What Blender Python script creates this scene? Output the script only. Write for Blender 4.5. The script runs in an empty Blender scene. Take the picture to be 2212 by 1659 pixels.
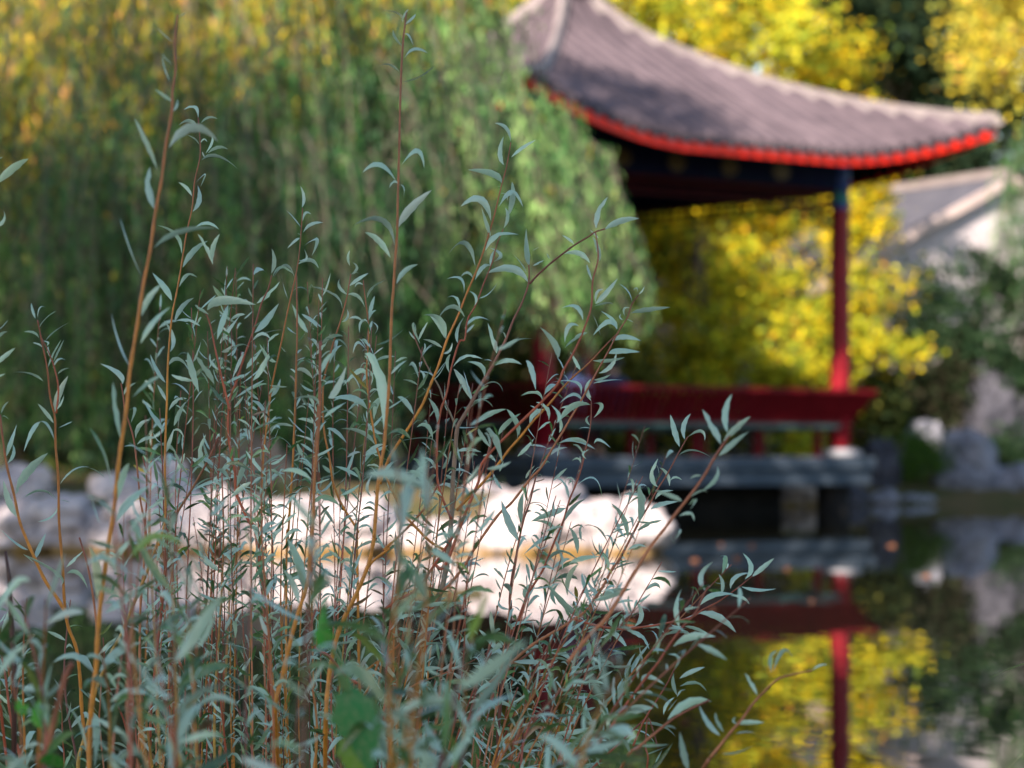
SKY_STRENGTH = .088; SUN_STRENGTH = 4.5; EXPOSURE = 1.62; FSTOP = 3.1; FILL = 62; MIDFILL = 104
import bpy, bmesh, math, random
import numpy as np
from mathutils import Vector, Matrix, noise
random.seed(7); RNG = np.random.default_rng(11)
R = math.radians
SC = bpy.context.scene; COL = SC.collection
CAMZ = 0.75; FD = 6393.0; HZ = 992.0        # eye height, focal length and horizon row (full-frame pixels 2212 x 1659)

# ------------------------------------------------------------------ object helpers
def link(name, me, parent=None, mat=None):
    o = bpy.data.objects.new(name, me); COL.objects.link(o)
    if parent is not None: o.parent = parent
    if mat is not None and me is not None: me.materials.append(mat)
    return o
def empty(name, loc, label, cat, group=None, rz=0):
    o = bpy.data.objects.new(name, None); COL.objects.link(o)
    o.location = loc; o.rotation_euler = (0, 0, rz); o.empty_display_size = .2
    return tag(o, label, cat, group)
def tag(o, label=None, cat=None, group=None, kind=None):
    if label: o['label'] = label
    if cat: o['category'] = cat
    if group: o['group'] = group
    if kind: o['kind'] = kind
    return o
def mesh_np(name, V, F, cols=None, smooth=False, uvs=None):
    """V (n,3) float array, F (m,k) int array with a constant k."""
    V = np.asarray(V, np.float32); F = np.asarray(F, np.int32); k = F.shape[1]
    me = bpy.data.meshes.new(name)
    me.vertices.add(len(V)); me.vertices.foreach_set('co', V.ravel())
    me.loops.add(F.size); me.loops.foreach_set('vertex_index', F.ravel())
    me.polygons.add(len(F)); me.polygons.foreach_set('loop_start', np.arange(0, F.size, k, dtype=np.int32))
    try: me.polygons.foreach_set('loop_total', np.full(len(F), k, np.int32))
    except Exception: pass
    me.polygons.foreach_set('use_smooth', np.full(len(F), bool(smooth)))
    me.update(calc_edges=True)
    if cols is not None:
        a = me.color_attributes.new('Col', 'FLOAT_COLOR', 'POINT')
        c = np.ones((len(V), 4), np.float32); c[:, :3] = cols
        a.data.foreach_set('color', c.ravel())
    me.validate()
    return me
class MB:
    """collects boxes, tubes and strips; build() links them as ONE mesh"""
    def __init__(s): s.v = []; s.f = []
    def add(s, V, F):
        o = len(s.v); s.v += [tuple(p) for p in V]; s.f += [tuple(i + o for i in f) for f in F]; return s
    def box(s, c, ax, ay, az):
        c = Vector(c); ax = Vector(ax); ay = Vector(ay); az = Vector(az)
        V = [c + ax*i + ay*j + az*k for i in (-1, 1) for j in (-1, 1) for k in (-1, 1)]
        return s.add(V, [(0,1,3,2),(4,6,7,5),(0,4,5,1),(2,3,7,6),(0,2,6,4),(1,5,7,3)])
    def bar(s, a, b, w, h, up=(0,0,1)):
        a = Vector(a); b = Vector(b); d = (b-a); u = d.normalized(); sd = u.cross(Vector(up)).normalized(); t = sd.cross(u)
        return s.box((a+b)/2, d/2, sd*w/2, t*h/2)
    def tube(s, pts, rad, n=8, cap=True):
        pts = [Vector(p) for p in pts]; V = []; F = []; m = len(pts)
        ref = Vector((.3, 1, .2)).normalized()
        for i, p in enumerate(pts):
            d = (pts[min(i+1, m-1)] - pts[max(i-1, 0)])
            d = d.normalized() if d.length > 1e-9 else Vector((0,0,1))
            x = d.cross(ref)
            if x.length < 1e-3: x = d.cross(Vector((1, 0, 0)))
            x.normalize(); y = d.cross(x); r = rad[i] if hasattr(rad, '__len__') else rad
            for k in range(n):
                a = 2*math.pi*k/n; V.append(p + x*r*math.cos(a) + y*r*math.sin(a))
        for i in range(m-1):
            for k in range(n):
                F.append((i*n+k, i*n+(k+1) % n, (i+1)*n+(k+1) % n, (i+1)*n+k))
        if cap: F.append(tuple(range(n))[::-1]); F.append(tuple((m-1)*n+k for k in range(n)))
        return s.add(V, F)
    def lathe(s, c, prof, n=24):
        V = []; F = []; c = Vector(c)
        for r, z in prof:
            for k in range(n):
                a = 2*math.pi*k/n; V.append(c + Vector((r*math.cos(a), r*math.sin(a), z)))
        m = len(prof)
        for i in range(m-1):
            for k in range(n): F.append((i*n+k, i*n+(k+1) % n, (i+1)*n+(k+1) % n, (i+1)*n+k))
        F.append(tuple(range(n))[::-1]); F.append(tuple((m-1)*n+k for k in range(n)))
        return s.add(V, F)
    def build(s, name, mat, parent=None, smooth=False, bevel=0, col=None):
        me = bpy.data.meshes.new(name); me.from_pydata([tuple(p) for p in s.v], [], s.f); me.update()
        bm = bmesh.new(); bm.from_mesh(me); bmesh.ops.recalc_face_normals(bm, faces=bm.faces); bm.to_mesh(me); bm.free()
        if smooth:
            me.polygons.foreach_set('use_smooth', [True]*len(me.polygons))
        if col is not None:
            a = me.color_attributes.new('Col', 'FLOAT_COLOR', 'POINT')
            c = np.ones((len(me.vertices), 4), np.float32); c[:, :3] = col; a.data.foreach_set('color', c.ravel())
        o = link(name, me, parent, mat)
        if bevel:
            b = o.modifiers.new('bevel', 'BEVEL'); b.width = bevel; b.segments = 2; b.limit_method = 'ANGLE'
        return o

# ------------------------------------------------------------------ materials
def new_mat(name):
    m = bpy.data.materials.new(name); m.use_nodes = True; nt = m.node_tree; nt.nodes.clear()
    out = nt.nodes.new('ShaderNodeOutputMaterial'); return m, nt, out
def nd(nt, t, **kw):
    n = nt.nodes.new(t)
    for k, v in kw.items():
        if k.startswith('_'): setattr(n, k[1:], v)
        else: n.inputs[k].default_value = v
    return n
def rgba(c): return (c[0], c[1], c[2], 1)
def mixc(nt, fac, a, b, mode='MIX'):
    m = nt.nodes.new('ShaderNodeMix'); m.data_type = 'RGBA'; m.blend_type = mode
    for i, v in ((0, fac), (6, a), (7, b)):
        if hasattr(v, 'is_linked') or hasattr(v, 'links'): nt.links.new(v, m.inputs[i])
        else: m.inputs[i].default_value = v if i == 0 else rgba(v)
    return m.outputs[2]
def noise_fac(nt, scale, detail=4, lo=.35, hi=.65, rough=.6, coord='Object', stretch=None):
    tc = nt.nodes.new('ShaderNodeTexCoord'); src = tc.outputs[coord]
    if stretch:
        mp = nd(nt, 'ShaderNodeMapping'); mp.inputs['Scale'].default_value = stretch; nt.links.new(src, mp.inputs['Vector']); src = mp.outputs[0]
    n = nd(nt, 'ShaderNodeTexNoise', Scale=scale, Detail=detail, Roughness=rough); nt.links.new(src, n.inputs['Vector'])
    mr = nd(nt, 'ShaderNodeMapRange'); mr.inputs['From Min'].default_value = lo; mr.inputs['From Max'].default_value = hi
    nt.links.new(n.outputs['Fac'], mr.inputs['Value']); return mr.outputs[0], n.outputs['Fac']
def surf_mat(name, c1, c2, scale=3, rough=.7, bump=.0, bscale=None, spec=.4, stretch=None, coat=0, lo=.35, hi=.65):
    m, nt, out = new_mat(name); p = nd(nt, 'ShaderNodeBsdfPrincipled', Roughness=rough); p.inputs['Specular IOR Level'].default_value = spec
    p.inputs['Coat Weight'].default_value = coat
    f, raw = noise_fac(nt, scale, stretch=stretch, lo=lo, hi=hi)
    nt.links.new(mixc(nt, f, c1, c2), p.inputs['Base Color'])
    if bump:
        f2, raw2 = noise_fac(nt, bscale or scale*4, 6, stretch=stretch)
        b = nd(nt, 'ShaderNodeBump', Strength=bump, Distance=.03); nt.links.new(raw2, b.inputs['Height']); nt.links.new(b.outputs[0], p.inputs['Normal'])
    nt.links.new(p.outputs[0], out.inputs[0]); return m
def leaf_mat(name, trans=.3, rough=.5, spec=.4, under=None, veins=False):
    """leaf: colour from the mesh (each leaf its own), paler underside, part of the light passes through"""
    m, nt, out = new_mat(name); p = nd(nt, 'ShaderNodeBsdfPrincipled', Roughness=rough); p.inputs['Specular IOR Level'].default_value = spec
    at = nd(nt, 'ShaderNodeAttribute', _attribute_name='Col'); c = at.outputs['Color']
    if veins:
        f, raw = noise_fac(nt, 260, 3, .45, .75); c = mixc(nt, f, c, mixc(nt, .55, c, (.34, .30, .16)))
    if under is not None:
        g = nt.nodes.new('ShaderNodeNewGeometry'); c = mixc(nt, g.outputs['Backfacing'], c, mixc(nt, .55, c, under))
    nt.links.new(c, p.inputs['Base Color'])
    tr = nt.nodes.new('ShaderNodeBsdfTranslucent'); nt.links.new(c, tr.inputs['Color'])
    mx = nd(nt, 'ShaderNodeMixShader', Fac=trans); nt.links.new(p.outputs[0], mx.inputs[1]); nt.links.new(tr.outputs[0], mx.inputs[2])
    nt.links.new(mx.outputs[0], out.inputs[0]); return m
def col_mat(name, rough=.6, spec=.4, nscale=60, amt=.5):
    m, nt, out = new_mat(name); p = nd(nt, 'ShaderNodeBsdfPrincipled', Roughness=rough); p.inputs['Specular IOR Level'].default_value = spec
    at = nd(nt, 'ShaderNodeAttribute', _attribute_name='Col')
    f, raw = noise_fac(nt, nscale, 4)
    dk = mixc(nt, amt, at.outputs['Color'], (.05, .025, .015))
    nt.links.new(mixc(nt, f, at.outputs['Color'], dk), p.inputs['Base Color'])
    nt.links.new(p.outputs[0], out.inputs[0]); return m

M = {}
M['leaf_fore'] = leaf_mat('willow leaf', .16, .33, .8, under=(.60, .80, .70), veins=True)
M['leaf_weed'] = leaf_mat('weed leaf', .3, .42, .4, veins=True)
M['leaf_back'] = leaf_mat('tree leaf', .28, .6, .06)
M['bark_fore'] = col_mat('willow shoot bark', .45, .4, 90, .35)
M['bark'] = surf_mat('tree bark', (.09, .07, .05), (.16, .13, .10), 9, .9, .6, 30, stretch=(1, 1, .25))
M['tile'] = surf_mat('grey roof tile', (.078, .059, .068), (.138, .103, .113), 2.2, .7, .3, 16, spec=.15, lo=.3, hi=.7)
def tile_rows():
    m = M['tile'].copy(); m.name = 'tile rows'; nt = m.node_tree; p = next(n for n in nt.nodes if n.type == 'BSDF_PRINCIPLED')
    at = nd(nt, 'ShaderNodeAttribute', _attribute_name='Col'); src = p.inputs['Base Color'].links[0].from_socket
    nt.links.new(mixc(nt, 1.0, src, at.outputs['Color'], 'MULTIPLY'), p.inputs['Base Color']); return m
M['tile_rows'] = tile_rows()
M['house_tile'] = surf_mat('dark house tile', (.075, .075, .095), (.12, .115, .135), 3, .75, .2, 16, spec=.12)  # house roof's shadow put into a darker, bluer tile colour
M['ridge'] = surf_mat('ridge tile', (.18, .145, .142), (.26, .215, .205), 4, .7, .2, 20)
M['red'] = surf_mat('red lacquer', (.19, .003, .010), (.26, .006, .014), 5, .4, .1, 40, spec=.22)
M['redface'] = surf_mat('eave red paint', (.90, .014, .003), (.95, .028, .004), 4, .5)
M['dark_red'] = surf_mat('bench red', (.11, .0025, .006), (.15, .004, .008), 6, .55, .1, 40, spec=.12)
M['fret'] = surf_mat('fretwork dark red', (.04, .003, .006), (.06, .005, .01), 5, .6, spec=.08)
M['navy'] = surf_mat('painted beam navy', (.004, .006, .04), (.006, .014, .045), 3, .7, spec=.06)
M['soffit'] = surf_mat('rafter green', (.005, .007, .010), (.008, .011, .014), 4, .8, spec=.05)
M['cyan'] = surf_mat('capital paint', (.015, .17, .21), (.03, .22, .20), 14, .5)
M['blue'] = surf_mat('capital blue', (.02, .05, .28), (.03, .09, .32), 14, .5)
M['gold'] = surf_mat('gold paint', (.07, .045, .012), (.10, .065, .016), 10, .5)
M['seat'] = surf_mat('bench seat', (.018, .055, .055), (.03, .07, .068), 5, .5)
M['platform'] = surf_mat('blue grey stone', (.036, .052, .075), (.06, .08, .105), 2.5, .75, .25, 20)
M['floor'] = surf_mat('pavilion floor', (.24, .15, .13), (.30, .21, .18), 3, .7)
M['pier'] = surf_mat('wet pier stone and void', (.008, .008, .009), (.02, .018, .018), 4, .8, .4, spec=.1)
M['plinth'] = surf_mat('pale stone', (.22, .22, .24), (.30, .29, .31), 6, .7, .2)
M['wall'] = surf_mat('white plaster', (.50, .44, .45), (.62, .55, .56), 1.2, .85, .15)
M['trim'] = surf_mat('gable trim', (.52, .40, .37), (.60, .47, .43), 3, .8)
M['navy_cloth'] = surf_mat('navy jacket', (.012, .016, .05), (.02, .026, .07), 12, .9)
M['lav_cloth'] = surf_mat('lavender shirt', (.36, .36, .62), (.42, .42, .68), 12, .9)
M['trouser'] = surf_mat('dark trousers', (.02, .022, .03), (.03, .032, .04), 12, .9)
M['skin'] = surf_mat('skin', (.45, .26, .18), (.50, .30, .21), 9, .5)
M['hair'] = surf_mat('dark hair', (.010, .008, .007), (.02, .016, .014), 40, .45)
# ------------------------------------------------------------------ world, sun, camera
SUN_EL = R(31); SUN_H = Vector((-.47, -.72, 0)).normalized()
def build_light():
    w = bpy.data.worlds.new('World'); SC.world = w; w.use_nodes = True; nt = w.node_tree
    bg = nt.nodes['Background']; sk = nt.nodes.new('ShaderNodeTexSky'); sk.sky_type = 'NISHITA'; sk.sun_disc = False
    sk.sun_elevation = SUN_EL; sk.sun_rotation = math.atan2(SUN_H.x, SUN_H.y); sk.air_density = 1.2; sk.dust_density = .6; sk.ozone_density = 1.6
    nt.links.new(sk.outputs[0], bg.inputs[0]); bg.inputs[1].default_value = SKY_STRENGTH
    L = bpy.data.lights.new('sun', 'SUN'); L.energy = SUN_STRENGTH; L.angle = R(.53); L.color = (1, .88, .76)
    o = bpy.data.objects.new('sun', L); COL.objects.link(o)
    d = -(SUN_H*math.cos(SUN_EL) + Vector((0, 0, math.sin(SUN_EL))))
    o.rotation_euler = d.to_track_quat('-Z', 'Y').to_euler(); o.location = (-10, -10, 14)
    cam = bpy.data.cameras.new('camera'); c = bpy.data.objects.new('camera', cam); COL.objects.link(c); SC.camera = c
    c.location = (0, 0, CAMZ); c.rotation_euler = (R(90), 0, 0)
    cam.lens = 50; cam.sensor_width = 50*2212/FD; cam.shift_y = (HZ-829.5)/2212; cam.clip_start = .05; cam.clip_end = 2000
    cam.dof.use_dof = True; cam.dof.focus_distance = 3.75; cam.dof.aperture_fstop = FSTOP; cam.dof.aperture_blades = 0
    vs = SC.view_settings; vs.view_transform = 'Standard'; vs.look = 'None'; vs.gamma = 1; vs.use_curve_mapping = False; vs.exposure = EXPOSURE

# ------------------------------------------------------------------ ground and water
SHORE = [(-200, 4.7), (-9.5, 4.7), (-7.4, 9), (-6.8, 16), (-6.4, 23.6), (-3, 24.2), (1.1, 24.0), (1.1, 26), (.2, 31), (-1.6, 37), (-2.2, 42), (-.4, 45.2), (2.6, 47.6), (6, 49.4), (9.5, 49.2), (13, 46), (15, 38), (17, 22), (15, 9), (11, 4.7), (200, 4.7)]
def seg_dist(px, py):
    d = np.full(px.shape, 1e9)
    for (ax, ay), (bx, by) in zip(SHORE[:-1], SHORE[1:]):
        vx, vy = bx-ax, by-ay; t = np.clip(((px-ax)*vx + (py-ay)*vy)/(vx*vx+vy*vy), 0, 1)
        d = np.minimum(d, np.hypot(px-ax-t*vx, py-ay-t*vy))
    return d
POND = SHORE[1:-1]
def in_pond(px, py):
    ins = np.zeros(px.shape, bool); n = len(POND)
    for i in range(n):
        x1, y1 = POND[i]; x2, y2 = POND[(i+1) % n]
        c = ((y1 > py) != (y2 > py)) & (px < (x2-x1)*(py-y1)/((y2-y1) if y2 != y1 else 1e-9) + x1)
        ins ^= c
    return ins
def ground_z(px, py):
    px = np.asarray(px, float); py = np.asarray(py, float)
    d = np.where(in_pond(px, py), -1., 1.)*seg_dist(px, py)
    near = np.clip((12-py)/6, 0, 1)                       # the bank at the camera's feet lies lower
    top = .55 - .34*near + .25*np.clip((py-50)/25, 0, 1)
    z = np.where(d > 0, top*(1-np.exp(-d*1.3)), np.maximum(-1.1, d*.7))
    n = np.array([noise.noise((x*.35, y*.35, 3.1)) for x, y in zip(px.ravel(), py.ravel())]).reshape(px.shape)
    s = np.clip((py-74)/45, 0, 1); z = z + 9*s*s*(3-2*s)      # the ground climbs behind the garden
    return z + np.where(d > 0, n*.09*np.clip(d, 0, 1), 0)
def gz(x, y): return float(ground_z(np.array([x]), np.array([y]))[0])
def build_ground():
    xs = np.unique(np.concatenate([np.linspace(-16, 20, 145), np.geomspace(20, 420, 24), -np.geomspace(16, 420, 24)]))
    ys = np.unique(np.concatenate([np.linspace(-6, 64, 236), np.geomspace(64, 520, 22), -np.geomspace(6, 300, 16)]))
    X, Y = np.meshgrid(xs, ys); Z = ground_z(X, Y)
    V = np.stack([X, Y, Z], -1).reshape(-1, 3); nx, ny = len(xs), len(ys)
    i = np.arange(nx-1); j = np.arange(ny-1); I, J = np.meshgrid(i, j); a = (J*nx+I).ravel()
    F = np.stack([a, a+1, a+1+nx, a+nx], 1)
    m = surf_mat('bank soil', (.055, .06, .022), (.13, .085, .045), 1.1, .95, .8, 9, spec=.1)
    tag(link('ground', mesh_np('ground', V, F, smooth=True), None, m), 'brown and green earth bank around the pond', kind='structure')
    m, nt, out = new_mat('pond water'); p = nd(nt, 'ShaderNodeBsdfPrincipled', Roughness=.012, IOR=1.29)
    p.inputs['Base Color'].default_value = (.010, .011, .008, 1); p.inputs['Specular IOR Level'].default_value = .5
    f, raw = noise_fac(nt, 1.0, 3, stretch=(1.6, .55, 1), coord='Object')
    b = nd(nt, 'ShaderNodeBump', Strength=.05, Distance=.05); nt.links.new(raw, b.inputs['Height']); nt.links.new(b.outputs[0], p.inputs['Normal'])
    nt.links.new(p.outputs[0], out.inputs[0])
    me = mesh_np('water', [(-40, 3, 0), (40, 3, 0), (40, 56, 0), (-40, 56, 0)], [(0, 1, 2, 3)])
    tag(link('water', me, None, m), 'still dark pond mirroring pavilion and rocks', kind='structure')
    # grass on the banks
    n = 9000; px = RNG.uniform(-14, 16, n); py = RNG.uniform(23, 60, n)
    d = seg_dist(px, py); keep = (~in_pond(px, py)) & (d > .25); px, py = px[keep], py[keep]; n = len(px)
    dens = np.array([noise.noise((x*.5, y*.5, 9)) for x, y in zip(px, py)]); k = dens > -.1; px, py = px[k], py[k]; n = len(px)
    z = ground_z(px, py); h = RNG.uniform(.08, .26, n); a = RNG.uniform(0, 6.283, n); w = .012
    base = np.stack([px, py, z-.02], 1); s = np.stack([np.cos(a)*w, np.sin(a)*w, np.zeros(n)], 1)
    tip = base + np.stack([RNG.normal(0, .05, n), RNG.normal(0, .05, n), h], 1)
    V = np.stack([base-s, base+s, tip], 1).reshape(-1, 3); F = np.arange(n*3).reshape(-1, 3)
    c = np.array([(.10, .13, .03), (.16, .15, .04), (.07, .12, .03)])[RNG.integers(0, 3, n)]
    tag(link('grass', mesh_np('grass', V, F, np.repeat(c, 3, 0)), None, M['leaf_back']), 'short grass growing over the far banks', 'grass', kind='stuff')

# ------------------------------------------------------------------ rocks
def rock_mat(name, c1, c2, stain):
    m, nt, out = new_mat(name); p = nd(nt, 'ShaderNodeBsdfPrincipled', Roughness=.85); p.inputs['Specular IOR Level'].default_value = .25
    f, raw = noise_fac(nt, 2.6, 8, .38, .66); c = mixc(nt, f, c1, c2)
    v, vr = noise_fac(nt, 7, 6, .56, .7); c = mixc(nt, v, c, tuple(x*.3 for x in c1))
    g = nt.nodes.new('ShaderNodeNewGeometry'); s = nt.nodes.new('ShaderNodeSeparateXYZ'); nt.links.new(g.outputs['Position'], s.inputs[0])
    ad = nd(nt, 'ShaderNodeMath', _operation='MULTIPLY_ADD'); ad.inputs[1].default_value = .22; nt.links.new(raw, ad.inputs[0]); nt.links.new(s.outputs['Z'], ad.inputs[2])
    mr = nd(nt, 'ShaderNodeMapRange'); mr.inputs['From Min'].default_value = .12; mr.inputs['From Max'].default_value = .20; mr.inputs['To Min'].default_value = 1; mr.inputs['To Max'].default_value = 0
    nt.links.new(ad.outputs[0], mr.inputs['Value']); c = mixc(nt, mr.outputs[0], c, stain)   # algae line at the water
    nt.links.new(c, p.inputs['Base Color'])
    f2, r2 = noise_fac(nt, 11, 9); b = nd(nt, 'ShaderNodeBump', Strength=.7, Distance=.06); nt.links.new(r2, b.inputs['Height']); nt.links.new(b.outputs[0], p.inputs['Normal'])
    nt.links.new(p.outputs[0], out.inputs[0]); return m
def rock(x, y, zb, w, d, h, mat, label, seed, group, rz=0):
    bm = bmesh.new(); bmesh.ops.create_icosphere(bm, subdivisions=5, radius=1)
    for v in bm.verts:
        p = v.co.copy(); q = p*1.25 + Vector((seed*3.7, seed*1.3, seed*.7))
        k = 1 + .30*noise.noise(q) + .16*noise.noise(q*2.3) - .16*abs(noise.noise(q*1.7+Vector((5, 1, 2)))) + .07*noise.noise(q*5.2) - .09*abs(noise.noise(q*3.4)) + .03*noise.noise(q*10.5)
        e = 3.2                                             # blocky: superellipsoid blend
        l = (abs(p.x)**e + abs(p.y)**e + abs(p.z)**e)**(1/e); p = p/(.55*l+.45)
        v.co = Vector((p.x*k*w/2, p.y*k*d/2, p.z*k*h/2))
    me = bpy.data.meshes.new('garden_rock'); bm.to_mesh(me); bm.free(); me.polygons.foreach_set('use_smooth', [True]*len(me.polygons))
    o = link('garden_rock', me, None, mat); o.location = (x, y, zb + h/2); o.rotation_euler = (0, 0, rz)
    return tag(o, label, 'rock', group)
def X(u, Y): return (u-1106)/FD*Y
def Zv(v, Y): return CAMZ-(v-HZ)/FD*Y
def build_rocks():
    pale = rock_mat('pale lake stone', (.30, .255, .26), (.52, .45, .445), (.20, .115, .03))
    grey = rock_mat('grey lake stone', (.13, .13, .155), (.30, .29, .33), (.07, .05, .03))
    dark = rock_mat('dark grey stone', (.03, .03, .04), (.085, .082, .10), (.05, .04, .03))  # grey stone copied darker, its colour standing in for shade
    tan = rock_mat('tan lake stone', (.16, .115, .085), (.28, .21, .16), (.20, .13, .04))
    # u0,u1 = left/right edge, v0 = top, Y = depth, extra height below the water
    for i, (u0, u1, v0, v1, Y, mt, lab) in enumerate([
        (-95, 108, 985, 1075, 25.3, pale, 'squarish pale rock at the left end of the back row under the willow'),
        (188, 455, 982, 1080, 25.2, pale, 'flat topped block of pale rock raised behind the shaded shore rocks'),
        (-70, 215, 1052, 1215, 24.0, pale, 'lavender grey shore rock in shade at the far left of the waterline'),
        (192, 392, 1058, 1215, 23.8, pale, 'rounded shore rock between the shaded left rock and the sunlit ones'),
        (372, 585, 1048, 1215, 23.9, pale, 'broad shore rock with a sunlit shoulder below the raised block'),
        (556, 858, 1058, 1222, 23.6, pale, 'largest brightly sunlit white rock at the middle of the shore'),
        (842, 1022, 1112, 1222, 23.6, pale, 'low sunlit white rock with a dark hollow beside the largest one'),
        (985, 1140, 1118, 1228, 23.5, pale, 'small low pinkish rock between two taller white rocks'),
        (1040, 1292, 1038, 1228, 23.5, pale, 'tall rounded white rock near the right end of the shore row'),
        (1258, 1447, 1066, 1228, 23.5, pale, 'smooth white rock ending the shore row in front of the pavilion'),
        (-290, -80, 1040, 1215, 24.0, pale, 'rounded pale rock beyond the left end of the shore row'),
        (-480, -270, 1060, 1215, 24.1, pale, 'outermost pale rock at the far left of the shore'),
        (440, 640, 935, 1060, 26.6, tan, 'brownish rock standing on the bank behind the white shore rocks'),
        (985, 1130, 1030, 1120, 25.6, pale, 'grey shaded stone behind the tall rounded white rock'),
        ]):
        w = (u1-u0)/FD*Y*1.06; zt = Zv(v0, Y); zb = min(Zv(v1, Y), -.05)-.12; h = zt-zb
        rock(X((u0+u1)/2, Y), Y+.30*w, zb, w, w*.9, h*.93, mt, lab, i+1, 'white lake rocks along the left shore', 0)
    for i, (u0, u1, v0, v1, Y, mt, lab) in enumerate([
        (1655, 1790, 1042, 1110, 47.6, tan, 'tan rock under the pavilion platform at the water edge'),
        (1872, 1948, 950, 1050, 50.0, dark, 'dim grey rock on the bank behind the pavilion corner'),
        (2025, 2165, 935, 1092, 50.0, grey, 'large upright bluish grey rock right of the grass tuft'),
        (2135, 2290, 1008, 1095, 49.9, grey, 'low wide grey rock at the right edge of the shore'),
        (2080, 2240, 800, 950, 52.5, dark, 'big grey boulder higher on the bank among dark shrubs'),
        (1950, 2040, 905, 960, 52.0, grey, 'pale rock lit between the dark shrubs'),
        (1880, 1945, 1062, 1104, 49.4, grey, 'small grey stone at the waterline beside the pavilion corner'),
        (1940, 2030, 1070, 1104, 49.5, grey, 'small flat stone at the waterline below the grass tuft'),
        (1790, 1880, 1055, 1106, 48.6, dark, 'dark wet stone at the waterline under the platform end'),
        (2290, 2420, 960, 1095, 49.6, grey, 'grey shore rock beyond the low wide rock'),
        ]):
        w = (u1-u0)/FD*Y*1.05; zt = Zv(v0, Y); zb = min(Zv(v1, Y), .4)-.2; h = zt-zb
        rock(X((u0+u1)/2, Y), Y+.2*w, zb, w, w*.8, h*1.05, mt, lab, i+21, 'grey rocks on the right bank', 0)
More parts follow.
